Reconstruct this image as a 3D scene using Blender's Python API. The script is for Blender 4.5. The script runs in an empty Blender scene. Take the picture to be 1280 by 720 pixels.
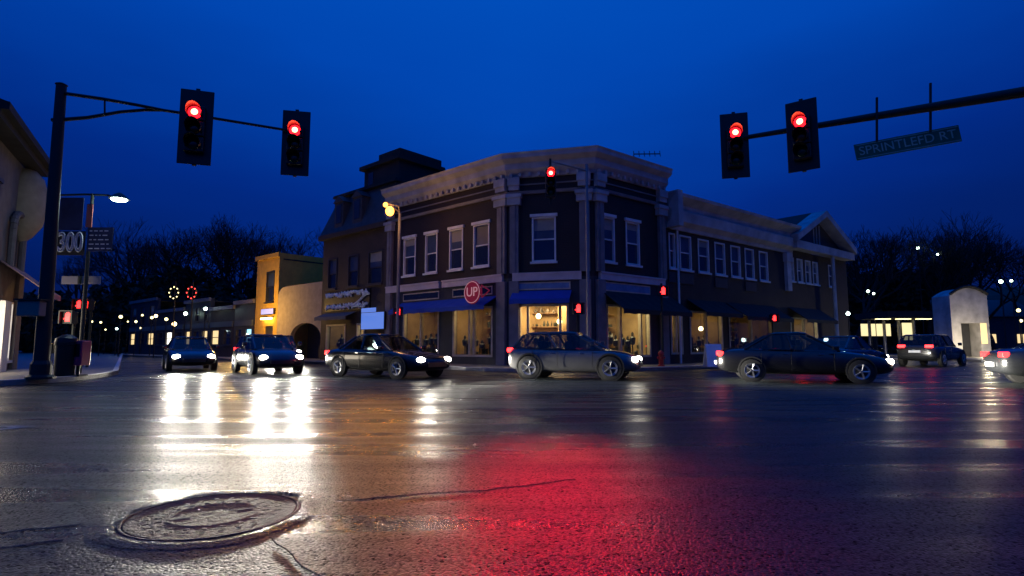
import bpy, math, random
from mathutils import Vector, Matrix, noise
R = math.radians
PI = math.pi
rnd = random.Random(7)
scn = bpy.context.scene
COL = scn.collection

# ------------------------------------------------------------------ camera
CAM_H = 1.05
PITCH = math.atan(72 / 711)
cd = bpy.data.cameras.new('camera')
cd.lens = 20.0; cd.sensor_width = 36.0; cd.clip_end = 2000; cd.clip_start = 0.05
cam = bpy.data.objects.new('camera', cd); COL.objects.link(cam)
cam.location = (0, 0, CAM_H); cam.rotation_euler = (PI / 2 + PITCH, 0, 0)
scn.camera = cam

# ------------------------------------------------------------------ world: dusk sky
w = bpy.data.worlds.new('World'); scn.world = w; w.use_nodes = True
nt = w.node_tree; nt.nodes.clear()
N = nt.nodes.new; L = nt.links.new
out = N('ShaderNodeOutputWorld')
sky = N('ShaderNodeTexSky'); sky.sky_type = 'NISHITA'; sky.sun_disc = False
sky.sun_elevation = R(-4); sky.sun_rotation = R(10); sky.ozone_density = 4
bg1 = N('ShaderNodeBackground'); bg1.inputs['Strength'].default_value = 0.05
L(sky.outputs[0], bg1.inputs['Color'])
tc = N('ShaderNodeTexCoord'); sp = N('ShaderNodeSeparateXYZ'); L(tc.outputs['Generated'], sp.inputs[0])
# brightness grows with height and towards the afterglow straight ahead
ax = N('ShaderNodeMath'); ax.operation = 'ABSOLUTE'; L(sp.outputs['X'], ax.inputs[0])
m1 = N('ShaderNodeMath'); m1.operation = 'MULTIPLY_ADD'; L(ax.outputs[0], m1.inputs[0]); m1.inputs[1].default_value = -0.24
L(sp.outputs['Z'], m1.inputs[2])
nz = N('ShaderNodeTexNoise'); nz.inputs['Scale'].default_value = 2.2; nz.inputs['Detail'].default_value = 3
mp = N('ShaderNodeMapping'); mp.inputs['Scale'].default_value = (1, 1, 3.5)
L(tc.outputs['Generated'], mp.inputs[0]); L(mp.outputs[0], nz.inputs['Vector'])
m2 = N('ShaderNodeMath'); m2.operation = 'MULTIPLY_ADD'; L(nz.outputs[0], m2.inputs[0]); m2.inputs[1].default_value = 0.16
L(m1.outputs[0], m2.inputs[2])
rp = N('ShaderNodeValToRGB'); L(m2.outputs[0], rp.inputs[0])
cr = rp.color_ramp
cr.elements[0].position = 0.0; cr.elements[0].color = (0.0, 0.0075, 0.085, 1)
cr.elements[1].position = 0.70; cr.elements[1].color = (0.0, 0.078, 0.50, 1)
e = cr.elements.new(0.22); e.color = (0.0, 0.022, 0.225, 1)
e = cr.elements.new(0.46); e.color = (0.0, 0.060, 0.43, 1)
bg2 = N('ShaderNodeBackground'); bg2.inputs['Strength'].default_value = 1.0
L(rp.outputs[0], bg2.inputs['Color'])
ad = N('ShaderNodeAddShader'); L(bg1.outputs[0], ad.inputs[0]); L(bg2.outputs[0], ad.inputs[1])
L(ad.outputs[0], out.inputs['Surface'])

scn.view_settings.view_transform = 'Standard'
scn.view_settings.look = 'None'
scn.view_settings.exposure = 0.0
scn.view_settings.gamma = 1.0
scn.render.engine = 'CYCLES'
scn.cycles.max_bounces = 6
scn.cycles.sample_clamp_indirect = 4.0
scn.cycles.sample_clamp_direct = 0.0

# ------------------------------------------------------------------ helpers
CP, SP = math.cos(PITCH), math.sin(PITCH)
def at(px, py, Y):
    """world point seen at photo pixel px,py at distance Y along the view axis"""
    u = (px - 640) / 711; v = (360 - py) / 711
    dy = CP - v * SP; dz = SP + v * CP
    return Vector((u / dy * Y, Y, CAM_H + dz / dy * Y))
def t_on(px, py, P0, d):
    """distance along the ground line P0 + t*d at which it meets photo column px"""
    u = (px - 640) / 711; v = (360 - py) / 711
    k = u / (CP - v * SP)
    return (k * P0[1] - P0[0]) / (d[0] - k * d[1])

def tag(o, label=None, cat=None, group=None, kind=None):
    if label: o['label'] = label
    if cat: o['category'] = cat
    if group: o['group'] = group
    if kind: o['kind'] = kind
    return o
def thing(name, loc, label, cat, group=None, rz=0):
    o = bpy.data.objects.new(name, None); COL.objects.link(o)
    o.empty_display_size = 0.2
    o.location = loc; o.rotation_euler = (0, 0, rz)
    return tag(o, label, cat, group)
def woff(o):
    v = Vector((0, 0, 0))
    while o is not None:
        v += o.location; o = o.parent
    return v
class MB:
    def __init__(s): s.v = []; s.f = []
    def add(s, vs, fs, M=None):
        b = len(s.v)
        for p in vs:
            p = Vector(p); s.v.append(M @ p if M is not None else p)
        for f in fs: s.f.append([b + i for i in f])
        return s
    def box(s, x0, x1, y0, y1, z0, z1, M=None):
        vs = [(x0,y0,z0),(x1,y0,z0),(x1,y1,z0),(x0,y1,z0),(x0,y0,z1),(x1,y0,z1),(x1,y1,z1),(x0,y1,z1)]
        return s.add(vs, [(0,3,2,1),(4,5,6,7),(0,1,5,4),(1,2,6,5),(2,3,7,6),(3,0,4,7)], M)
    def tube(s, a, b, r0, r1=None, n=10, cap=True):
        a = Vector(a); b = Vector(b); r1 = r0 if r1 is None else r1
        d = (b - a); 
        if d.length < 1e-6: return s
        d.normalize()
        x = d.orthogonal().normalized(); y = d.cross(x)
        vs = []
        for p, r in ((a, r0), (b, r1)):
            for i in range(n):
                t = 2 * PI * i / n; vs.append(p + x * (r * math.cos(t)) + y * (r * math.sin(t)))
        fs = [(i, (i + 1) % n, n + (i + 1) % n, n + i) for i in range(n)]
        if cap: fs += [tuple(range(n - 1, -1, -1)), tuple(range(n, 2 * n))]
        return s.add(vs, fs)
    def path(s, pts, r, n=8):
        for i in range(len(pts) - 1):
            ra = r[i] if isinstance(r, (list, tuple)) else r
            rb = r[i + 1] if isinstance(r, (list, tuple)) else r
            s.tube(pts[i], pts[i + 1], ra, rb, n)
        return s
    def lathe(s, prof, c=(0, 0, 0), n=16, M=None):
        vs = []; fs = []
        for r, z in prof:
            for i in range(n):
                t = 2 * PI * i / n; vs.append((c[0] + r * math.cos(t), c[1] + r * math.sin(t), c[2] + z))
        for k in range(len(prof) - 1):
            for i in range(n):
                fs.append((k*n+i, k*n+(i+1)%n, (k+1)*n+(i+1)%n, (k+1)*n+i))
        fs.append(tuple(range(n - 1, -1, -1))); k = (len(prof) - 1) * n
        fs.append(tuple(range(k, k + n)))
        return s.add(vs, fs, M)
    def ball(s, c, r, n=12, sz=1.0):
        prof = [(max(0.001, r * math.sin(PI * k / 8)), -r * sz * math.cos(PI * k / 8)) for k in range(9)]
        return s.lathe(prof, c, n)
    def prism(s, pts, z0, z1):
        n = len(pts)
        vs = [(p[0], p[1], z0) for p in pts] + [(p[0], p[1], z1) for p in pts]
        fs = [tuple(range(n - 1, -1, -1)), tuple(range(n, 2 * n))] + [(i, (i+1)%n, n+(i+1)%n, n+i) for i in range(n)]
        return s.add(vs, fs)
    def build(s, name, mat, parent=None, origin=None, smooth=False, bevel=0, sub=0):
        off = woff(parent) if parent is not None else Vector(origin or (0, 0, 0))
        me = bpy.data.meshes.new(name)
        me.from_pydata([tuple(p - off) for p in s.v], [], s.f)
        import bmesh
        bm = bmesh.new(); bm.from_mesh(me)
        bmesh.ops.recalc_face_normals(bm, faces=bm.faces); bm.to_mesh(me); bm.free()
        me.materials.append(mat)
        if smooth:
            me.shade_smooth()
            if smooth != 'all':
                try: me.set_sharp_from_angle(angle=R(40))
                except Exception: pass
        o = bpy.data.objects.new(name, me); COL.objects.link(o)
        if parent is not None: o.parent = parent
        elif origin: o.location = origin
        if bevel:
            b = o.modifiers.new('bevel', 'BEVEL'); b.width = bevel; b.segments = 2; b.limit_method = 'ANGLE'
        if sub:
            b = o.modifiers.new('sub', 'SUBSURF'); b.levels = sub; b.render_levels = sub
        return o
def copy_tree(o, parent=None):
    c = o.copy(); COL.objects.link(c); c.parent = parent
    for ch in list(o.children): copy_tree(ch, c)
    return c
def text_mesh(body, size, M, mat, name, parent, extr=0.01, outline=0):
    cu = bpy.data.curves.new('t', 'FONT'); cu.body = body; cu.size = size
    cu.align_x = 'CENTER'; cu.align_y = 'CENTER'
    if outline:
        cu.fill_mode = 'NONE'; cu.bevel_depth = outline; cu.bevel_resolution = 1
    else: cu.extrude = extr
    t = bpy.data.objects.new('t', cu); COL.objects.link(t)
    dg = bpy.context.evaluated_depsgraph_get(); dg.update()
    me = bpy.data.meshes.new_from_object(t.evaluated_get(dg))
    bpy.data.objects.remove(t)
    off = woff(parent)
    me.transform(Matrix.Translation(-off) @ M)
    me.materials.clear(); me.materials.append(mat)
    o = bpy.data.objects.new(name, me); COL.objects.link(o); o.parent = parent
    return o

# ------------------------------------------------------------------ materials
def mat(name, col, rough=0.6, metal=0.0, var=0.0, vs=3.0, bump=0.0, bs=30.0, spec=0.5, coat=0.0):
    m = bpy.data.materials.new(name); m.use_nodes = True
    t = m.node_tree; b = t.nodes['Principled BSDF']
    b.inputs['Roughness'].default_value = rough; b.inputs['Metallic'].default_value = metal
    b.inputs['Specular IOR Level'].default_value = spec
    b.inputs['Coat Weight'].default_value = coat; b.inputs['Coat Roughness'].default_value = 0.05
    tcn = t.nodes.new('ShaderNodeTexCoord')
    n1 = t.nodes.new('ShaderNodeTexNoise'); n1.inputs['Scale'].default_value = vs; n1.inputs['Detail'].default_value = 5
    t.links.new(tcn.outputs['Object'], n1.inputs['Vector'])
    r = t.nodes.new('ShaderNodeValToRGB'); t.links.new(n1.outputs[0], r.inputs[0])
    v = max(var, 0.08)
    r.color_ramp.elements[0].position = 0.3; r.color_ramp.elements[1].position = 0.7
    r.color_ramp.elements[0].color = tuple(c * (1 - v) for c in col) + (1,)
    r.color_ramp.elements[1].color = tuple(min(1, c * (1 + v)) for c in col) + (1,)
    t.links.new(r.outputs[0], b.inputs['Base Color'])
    if bump:
        n2 = t.nodes.new('ShaderNodeTexNoise'); n2.inputs['Scale'].default_value = bs; n2.inputs['Detail'].default_value = 4
        t.links.new(tcn.outputs['Object'], n2.inputs['Vector'])
        bp = t.nodes.new('ShaderNodeBump'); bp.inputs['Strength'].default_value = bump; bp.inputs['Distance'].default_value = 0.02
        t.links.new(n2.outputs[0], bp.inputs['Height']); t.links.new(bp.outputs[0], b.inputs['Normal'])
    return m
def emit(name, col, s):
    m = bpy.data.materials.new(name); m.use_nodes = True
    b = m.node_tree.nodes['Principled BSDF']
    b.inputs['Base Color'].default_value = (col[0]*.5, col[1]*.5, col[2]*.5, 1)
    b.inputs['Emission Color'].default_value = (*col, 1); b.inputs['Emission Strength'].default_value = s
    b.inputs['Roughness'].default_value = 0.3
    return m
def brick(name, c1, c2, mortar, sgn):
    m = bpy.data.materials.new(name); m.use_nodes = True
    t = m.node_tree; b = t.nodes['Principled BSDF']; b.inputs['Roughness'].default_value = 0.7
    g = t.nodes.new('ShaderNodeNewGeometry'); s = t.nodes.new('ShaderNodeSeparateXYZ'); t.links.new(g.outputs['Position'], s.inputs[0])
    a = t.nodes.new('ShaderNodeMath'); a.operation = 'ADD' if sgn > 0 else 'SUBTRACT'
    t.links.new(s.outputs[0], a.inputs[0]); t.links.new(s.outputs[1], a.inputs[1])
    k = t.nodes.new('ShaderNodeMath'); k.operation = 'MULTIPLY'; k.inputs[1].default_value = 0.71; t.links.new(a.outputs[0], k.inputs[0])
    c = t.nodes.new('ShaderNodeCombineXYZ'); t.links.new(k.outputs[0], c.inputs[0]); t.links.new(s.outputs[2], c.inputs[1])
    br = t.nodes.new('ShaderNodeTexBrick'); t.links.new(c.outputs[0], br.inputs['Vector'])
    br.inputs['Scale'].default_value = 1.0; br.inputs['Brick Width'].default_value = 0.24; br.inputs['Row Height'].default_value = 0.08
    br.inputs['Mortar Size'].default_value = 0.009; br.inputs['Color1'].default_value = (*c1, 1); br.inputs['Color2'].default_value = (*c2, 1)
    br.inputs['Mortar'].default_value = (*mortar, 1)
    n1 = t.nodes.new('ShaderNodeTexNoise'); n1.inputs['Scale'].default_value = 0.9; n1.inputs['Detail'].default_value = 6
    t.links.new(g.outputs['Position'], n1.inputs['Vector'])
    mr = t.nodes.new('ShaderNodeMapRange'); mr.inputs[1].default_value = .3; mr.inputs[2].default_value = .7; mr.inputs[3].default_value = .6; mr.inputs[4].default_value = 1.25
    t.links.new(n1.outputs[0], mr.inputs[0])
    mx = t.nodes.new('ShaderNodeVectorMath'); mx.operation = 'SCALE'; t.links.new(br.outputs[0], mx.inputs[0]); t.links.new(mr.outputs[0], mx.inputs['Scale'])
    t.links.new(mx.outputs[0], b.inputs['Base Color'])
    bp = t.nodes.new('ShaderNodeBump'); bp.inputs['Strength'].default_value = .5; bp.inputs['Distance'].default_value = 0.01; bp.invert = True
    t.links.new(br.outputs['Fac'], bp.inputs['Height']); t.links.new(bp.outputs[0], b.inputs['Normal'])
    return m
def glass(name, tint=(0.9, 0.95, 1.0), alpha=0.75, rough=0.03):
    m = bpy.data.materials.new(name); m.use_nodes = True
    t = m.node_tree; t.nodes.clear()
    o = t.nodes.new('ShaderNodeOutputMaterial'); mix = t.nodes.new('ShaderNodeMixShader')
    g = t.nodes.new('ShaderNodeBsdfGlossy'); g.inputs['Roughness'].default_value = rough
    tr = t.nodes.new('ShaderNodeBsdfTransparent'); tr.inputs['Color'].default_value = (*[c * alpha for c in tint], 1)
    lw = t.nodes.new('ShaderNodeLayerWeight'); lw.inputs['Blend'].default_value = .5
    pw = t.nodes.new('ShaderNodeMath'); pw.operation = 'POWER'; t.links.new(lw.outputs['Facing'], pw.inputs[0]); pw.inputs[1].default_value = 4
    fr = t.nodes.new('ShaderNodeMath'); fr.operation = 'MULTIPLY_ADD'; t.links.new(pw.outputs[0], fr.inputs[0]); fr.inputs[1].default_value = .7; fr.inputs[2].default_value = .05
    t.links.new(fr.outputs[0], mix.inputs[0]); t.links.new(tr.outputs[0], mix.inputs[1]); t.links.new(g.outputs[0], mix.inputs[2])
    t.links.new(mix.outputs[0], o.inputs['Surface'])
    return m

def asphalt(name, far=False):
    m = bpy.data.materials.new(name); m.use_nodes = True
    t = m.node_tree; b = t.nodes['Principled BSDF']; Nn = t.nodes.new; Ln = t.links.new
    g = Nn('ShaderNodeNewGeometry')
    def noise_(sc, det, mapping=None, rot=0):
        n = Nn('ShaderNodeTexNoise'); n.inputs['Scale'].default_value = sc; n.inputs['Detail'].default_value = det
        if mapping:
            mpp = Nn('ShaderNodeMapping'); mpp.inputs['Scale'].default_value = mapping; mpp.inputs['Rotation'].default_value = (0, 0, rot)
            Ln(g.outputs['Position'], mpp.inputs[0]); Ln(mpp.outputs[0], n.inputs['Vector'])
        else: Ln(g.outputs['Position'], n.inputs['Vector'])
        return n
    big = noise_(0.35, 4)
    streak = noise_(1.0, 3, (0.17, 1.5, 1), R(-20))
    grain = noise_(70, 2)
    grain2 = noise_(34, 4)
    r = Nn('ShaderNodeValToRGB'); Ln(grain2.outputs[0], r.inputs[0])
    r.color_ramp.elements[0].position = .3; r.color_ramp.elements[0].color = (.006, .009, .010, 1)
    r.color_ramp.elements[1].position = .72; r.color_ramp.elements[1].color = (.026, .031, .032, 1)
    r2 = Nn('ShaderNodeMapRange'); Ln(big.outputs[0], r2.inputs[0]); r2.inputs[1].default_value = .3; r2.inputs[2].default_value = .7; r2.inputs[3].default_value = .65; r2.inputs[4].default_value = 1.2
    mx = Nn('ShaderNodeVectorMath'); mx.operation = 'SCALE'; Ln(r.outputs[0], mx.inputs[0]); Ln(r2.outputs[0], mx.inputs['Scale'])
    Ln(mx.outputs[0], b.inputs['Base Color'])
    # wet film: smoother where water lies, in long streaks left by tyres
    rr = Nn('ShaderNodeMapRange'); Ln(streak.outputs[0], rr.inputs[0]); rr.inputs[1].default_value = .33; rr.inputs[2].default_value = .67; rr.inputs[3].default_value = .11; rr.inputs[4].default_value = .42
    rr2 = Nn('ShaderNodeMath'); rr2.operation = 'MULTIPLY_ADD'; Ln(grain2.outputs[0], rr2.inputs[0]); rr2.inputs[1].default_value = .12; Ln(rr.outputs[0], rr2.inputs[2])
    Ln(rr2.outputs[0], b.inputs['Roughness'])
    b.inputs['Specular IOR Level'].default_value = 0.26
    b1 = Nn('ShaderNodeBump'); b1.inputs['Strength'].default_value = .55; b1.inputs['Distance'].default_value = .06; Ln(streak.outputs[0], b1.inputs['Height'])
    b2 = Nn('ShaderNodeBump'); b2.inputs['Strength'].default_value = .4; b2.inputs['Distance'].default_value = .010; Ln(grain2.outputs[0], b2.inputs['Height']); Ln(b1.outputs[0], b2.inputs['Normal'])
    vo = Nn('ShaderNodeTexVoronoi'); vo.inputs['Scale'].default_value = 68; Ln(g.outputs['Position'], vo.inputs['Vector'])
    sv = Nn('ShaderNodeSeparateColor'); Ln(vo.outputs['Color'], sv.inputs[0])
    hv = Nn('ShaderNodeMath'); hv.operation = 'MULTIPLY_ADD'; Ln(vo.outputs['Distance'], hv.inputs[0]); hv.inputs[1].default_value = -.9; Ln(sv.outputs[0], hv.inputs[2])
    st = Nn('ShaderNodeMapRange'); Ln(sv.outputs[1], st.inputs[0]); st.inputs[1].default_value = .2; st.inputs[2].default_value = 1; st.inputs[3].default_value = .5; st.inputs[4].default_value = 2.1
    mx3 = Nn('ShaderNodeVectorMath'); mx3.operation = 'SCALE'; Ln(mx.outputs[0], mx3.inputs[0]); Ln(st.outputs[0], mx3.inputs['Scale']); Ln(mx3.outputs[0], b.inputs['Base Color'])
    spv = Nn('ShaderNodeMapRange'); Ln(sv.outputs[2], spv.inputs[0]); spv.inputs[3].default_value = .0; spv.inputs[4].default_value = .58; Ln(spv.outputs[0], b.inputs['Specular IOR Level'])
    b3 = Nn('ShaderNodeBump'); b3.inputs['Strength'].default_value = .7; b3.inputs['Distance'].default_value = .006; Ln(hv.outputs[0], b3.inputs['Height']); Ln(b2.outputs[0], b3.inputs['Normal'])
    Ln(b3.outputs[0], b.inputs['Normal'])
    return m

M = {}
M['asphalt'] = asphalt('wet_asphalt')
M['earth'] = mat('dark_grass', (.02, .028, .014), .9, var=.4, vs=.5, bump=.5, bs=8)
M['walk'] = mat('pavement_concrete', (.16, .145, .125), .45, var=.25, vs=2, bump=.3, bs=40)
M['kerb'] = mat('kerb_granite', (.62, .60, .56), .4, var=.2, vs=6, bump=.3, bs=50)
M['pole'] = mat('dark_green_pole', (.008, .014, .011), .6, var=.2)
M['black'] = mat('black_housing', (.012, .012, .012), .45)
M['steel'] = mat('galvanised_steel', (.3, .3, .3), .4, metal=.8)
M['cream'] = mat('cream_cornice_paint', (.42, .40, .41), .6, var=.3, vs=1.3, bump=.15, bs=12)
M['white'] = mat('white_trim_paint', (.72, .70, .68), .5, var=.12, vs=2)
M['belt'] = mat('pinkish_stone_belt', (.60, .50, .50), .6, var=.12, vs=2, bump=.2)
M['pil'] = mat('grey_stone_pilaster', (.20, .18, .19), .6, var=.2, vs=2, bump=.2)
M['brickL'] = brick('dark_brick_street_side', (.026, .010, .011), (.017, .009, .010), (.020, .017, .018), -1)
M['brickR'] = brick('dark_brick_right_side', (.026, .010, .011), (.017, .009, .010), (.020, .017, .018), 1)
M['brickB'] = brick('brown_brick', (.055, .032, .024), (.038, .024, .019), (.040, .032, .028), -1)
M['brickC'] = brick('brown_red_brick', (.036, .018, .020), (.026, .015, .017), (.026, .023, .024), 1)
M['shopdark'] = mat('shopfront_dark_paint', (.035, .035, .042), .45, var=.2)
M['shoppost'] = mat('shopfront_pale_wood', (.55, .46, .33), .5, var=.2)
M['roof'] = mat('dark_roof', (.02, .02, .02), .8, var=.3)
M['slate'] = mat('slate_mansard', (.05, .05, .055), .6, var=.3, bump=.4, bs=14)
M['tan'] = mat('tan_render', (.38, .30, .20), .8, var=.15, bump=.2)
M['awnblack'] = mat('black_awning_canvas', (.012, .014, .016), .8, bump=.2)
M['awnblue'] = mat('blue_awning_canvas', (.006, .06, .38), .7, bump=.2)
M['awngrey'] = mat('grey_awning_canvas', (.10, .12, .12), .8)
M['salmon'] = mat('salmon_awning_canvas', (.42, .24, .18), .8, bump=.2)
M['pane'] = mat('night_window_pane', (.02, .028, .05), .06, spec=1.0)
M['shopglass'] = glass('shop_glass', alpha=.9)
M['carglass'] = glass('car_glass', alpha=.45)
M['seat'] = mat('car_seat_cloth', (.03, .03, .03), .8)
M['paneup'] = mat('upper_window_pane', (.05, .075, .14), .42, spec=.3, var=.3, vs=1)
M['blind'] = mat('window_blind', (.30, .28, .25), .7)
M['tyre'] = mat('tyre_rubber', (.015, .015, .015), .8)
M['rim'] = mat('alloy_rim', (.45, .45, .46), .3, metal=.9)
M['chrome'] = mat('chrome', (.6, .6, .6), .12, metal=1)
M['signgreen'] = mat('street_sign_green', (.012, .14, .07), .45)
M['signletter'] = mat('street_sign_letters', (.34, .55, .42), .5)
M['bark'] = mat('winter_bark', (.035, .030, .026), .9, var=.3)
M['twig'] = mat('winter_twigs', (.03, .026, .024), .9)
M['leafdark'] = mat('evergreen_foliage', (.02, .035, .018), .85, var=.5, vs=.5)
M['inwall'] = mat('shop_interior_wall', (.36, .24, .11), .8, var=.25, vs=1.5)
M['inwood'] = mat('shop_shelf_wood', (.30, .18, .09), .6, var=.3)
M['goodsA'] = mat('shop_goods_mixed', (.25, .22, .18), .4, var=.9, vs=5)
M['goodsB'] = mat('shop_goods_dark', (.04, .05, .04), .4, var=.8, vs=5)
M['redL'] = emit('red_lens', (1.0, .006, .012), 6.0)
M['redC'] = emit('red_lens_core', (1.0, .10, .04), 40.0)
M['redped'] = emit('red_hand_symbol', (1.0, .02, .02), 7.0)
M['offA'] = mat('unlit_amber_lens', (.10, .045, .005), .15)
M['offG'] = mat('unlit_green_lens', (.004, .03, .018), .15)
M['sodium'] = emit('sodium_lamp', (1.0, .36, .04), 8.0)
M['whlamp'] = emit('white_street_lamp', (.75, 1.0, .92), 16.0)
M['warmlamp'] = emit('warm_globe_lamp', (1.0, .72, .32), 9.0)
M['headlamp'] = emit('car_headlamp', (1.0, .93, .76), 35.0)
M['tail'] = emit('car_tail_lamp', (1.0, .02, .02), 10.0)
M['panelwarm'] = emit('shop_ceiling_light', (1.0, .68, .30), 5.0)
M['litwin'] = emit('lit_window', (1.0, .72, .34), 1.1)
M['litblue'] = emit('lit_blue_window', (.35, .75, 1.0), 1.6)
M['bluepanel'] = emit('backlit_blue_panel', (.16, .33, 1.0), .62)
M['litshop'] = emit('lit_display_window', (1.0, .86, .66), 7.0)
M['litwhite'] = emit('lit_white_window', (1.0, .93, .80), 2.2)

# ------------------------------------------------------------------ the ground
g = MB(); g.add([(-900, -300, -.03), (900, -300, -.03), (900, 1200, -.03), (-900, 1200, -.03)], [(0, 1, 2, 3)])
tag(g.build('ground', M['earth']), kind='structure')
g = MB(); g.add([(-110, -30, 0), (110, -30, 0), (110, 130, 0), (-110, 130, 0)], [(0, 1, 2, 3)])
tag(g.build('road', M['asphalt']), kind='structure')

# building corner points on the ground
PL = Vector((-7.2, 32.8)); PA = Vector((-.19, 26.6)); PB = Vector((3.71, 25.6)); PR = Vector((7.84, 28.9))
dL = (PL - PA).normalized(); dR = (PR - PB).normalized()
PM = PL + dL * 7.2; PO = PL + dL * 17.5
PS = PR + dR * 13.7; PT = PR + dR * 22.6
PFAR = PL + dL * 70

def pavement(name, outer, inner, h=.14):
    """kerbed slab: outer = kerb line, inner = rest of polygon"""
    pts = outer + inner
    tag(MB().prism(pts, 0.004, h).build(name, M['walk']), kind='structure')
def kerb(pts, h=.155, wdt=.16):
    m = MB()
    for i in range(len(pts) - 1):
        a = Vector(pts[i]); b = Vector(pts[i + 1]); d = (b - a).normalized(); n = Vector((d.y, -d.x)) * wdt
        if i: a = a
        q = [a, b, b + n, a + n]
        m.prism([(p.x, p.y) for p in q], .004, h)
    return m
def offs(P, n, k): return P + n * k
nL = Vector((-dL.y, dL.x)); nL = nL if nL.dot(-PL) > 0 else -nL
nR = Vector((-dR.y, dR.x)); nR = nR if nR.dot(-PR) > 0 else -nR
dC = (PB - PA).normalized(); nC = Vector((dC.y, -dC.x)); nC = nC if nC.dot(-PA) > 0 else -nC
SW = 2.7
far = [PFAR + nL * SW, PA + nL * SW + dL * .9]
c0 = PA + nL * SW + dL * .9; c1 = PB + nR * SW + dR * .9; mid = (PA + PB) / 2 + nC * (SW + .9)
for i in range(1, 8):
    t = i / 8; p = c0 * (1 - t) ** 2 + (2 * mid - (c0 + c1) / 2) * 2 * t * (1 - t) + c1 * t * t; far.append(p)
far += [c1, PT + dR * 3 + nR * SW]
back = [PT + dR * 3 - nR * 14, (PL + PR) / 2 + Vector((0, 22)), PFAR - nL * 14]
pavement('pavement', [tuple(p) for p in far], [tuple(p) for p in back])
kk = kerb([tuple(p) for p in far][::-1]); tag(kk.build('kerb', M['kerb']), kind='structure')

# near left street corner
dLB = Vector((-.56, .828))
crv = [Vector((-30, 9.4)), Vector((-19, 11.4)), Vector((-14.6, 13.2)), Vector((-13.4, 14.6)), Vector((-13.0, 16.5)), Vector((-13.35, 18.6)), Vector((-14.4, 21.0))]
sm = []
for i in range(len(crv) - 1):
    p0 = crv[max(i - 1, 0)]; p1 = crv[i]; p2 = crv[i + 1]; p3 = crv[min(i + 2, len(crv) - 1)]
    for k in range(6):
        t = k / 6
        sm.append(.5 * ((2 * p1) + (p2 - p0) * t + (2 * p0 - 5 * p1 + 4 * p2 - p3) * t * t + (3 * p1 - p0 - 3 * p2 + p3) * t ** 3))
sm.append(crv[-1]); sm.append(crv[-1] + dLB * 60)
pavement('pavement_corner', [tuple(p) for p in sm], [(-75, 75), (-75, 9.4)])
tag(kerb([tuple(p) for p in sm][::-1]).build('kerb_corner', M['kerb']), kind='structure')

# far right verge beyond the parking area
pavement('pavement_right', [(30, 36.5), (80, 33.5)], [(80, 60), (34, 60)])
tag(kerb([(80, 33.5), (30, 36.5)]).build('kerb_right', M['kerb']), kind='structure')

# painted line at far left
g = MB(); a = at(-30, 545, 5); 
for (p0, p1) in (((-6.9, 6.55), (-6.25, 7.6)),):
    p0 = Vector(p0); p1 = Vector(p1); d = (p1 - p0).normalized(); n = Vector((-d.y, d.x)) * .06
    g.add([(*(p0 - n), .004), (*(p0 + n), .004), (*(p1 + n), .004), (*(p1 - n), .004)], [(0, 1, 2, 3)])
g.add([(-6.3, 7.5, .004), (-10.5, 7.3, .004), (-10.5, 7.42, .004), (-6.3, 7.62, .004)], [(0, 1, 2, 3)])
M['paint'] = mat('worn_road_paint', (.35, .33, .30), .6, var=.5, vs=9)
tag(g.build('road_marking', M['paint']), kind='structure')

# ------------------------------------------------------------------ hills
def hill(name, x0, x1, y0, depth, hfun):
    vs = []; fs = []; nx, ny = 60, 14
    for j in range(ny + 1):
        for i in range(nx + 1):
            x = x0 + (x1 - x0) * i / nx; y = y0 + depth * j / ny
            z = hfun(x) * math.sin(PI / 2 * min(1, j / (ny * .55))) + 2.2 * noise.noise(Vector((x * .06, y * .06, 1))) * min(1, j / 3)
            vs.append((x, y, z - .05 if j else -.05))
    for j in range(ny):
        for i in range(nx):
            a = j * (nx + 1) + i; fs.append((a, a + 1, a + nx + 2, a + nx + 1))
    m = MB(); m.add(vs, fs); return tag(m.build(name, M['earth'], smooth='all'), kind='structure')
def hl(x): return 14 + 5 * math.sin(x * .03 + 1)
hill('hill', -210, -40, 135, 90, lambda x: (13 + 3 * math.sin(x * .05)) * min(1, (x + 215) / 30) * min(1, max(.35, (-30 - x) / 45)))
hill('hill_right', 30, 230, 100, 90, lambda x: (10 + 7 * min(1, max(0, (x - 60) / 70)) + 1.5 * math.sin(x * .09)) * min(1, (x - 22) / 18))

# ------------------------------------------------------------------ building kit
class Fac:
    """a facade: s runs along it, o outwards, z up"""
    def __init__(s, P0, P1):
        s.P0 = Vector(P0); d = Vector(P1) - s.P0; s.len = d.length; s.d = d.normalized()
        n = Vector((s.d.y, -s.d.x)); s.n = n if n.dot(-s.P0) > 0 else -n
    def M(s):
        return Matrix(((s.d.x, s.n.x, 0, s.P0.x), (s.d.y, s.n.y, 0, s.P0.y), (0, 0, 1, 0), (0, 0, 0, 1)))
    def p(s, a, o, z): q = s.P0 + s.d * a + s.n * o; return Vector((q.x, q.y, z))
    def s_at(s, px, py=360): return t_on(px, py, s.P0, s.d)
    def box(s, mb, s0, s1, o0, o1, z0, z1): return mb.box(s0, s1, o0, o1, z0, z1, s.M())
    def wall(s, mb, s0, s1, z0, z1, holes, th=.3, o=0):
        xs = sorted({s0, s1, *[h[0] for h in holes], *[h[1] for h in holes]})
        xs = [x for x in xs if s0 <= x <= s1]
        for a, b in zip(xs, xs[1:]):
            c = (a + b) / 2
            hs = sorted([h for h in holes if h[0] < c < h[1]], key=lambda h: h[2])
            z = z0
            for h in hs:
                if h[2] > z: s.box(mb, a, b, o - th, o, z, h[2])
                z = max(z, h[3])
            if z < z1: s.box(mb, a, b, o - th, o, z, z1)
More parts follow.
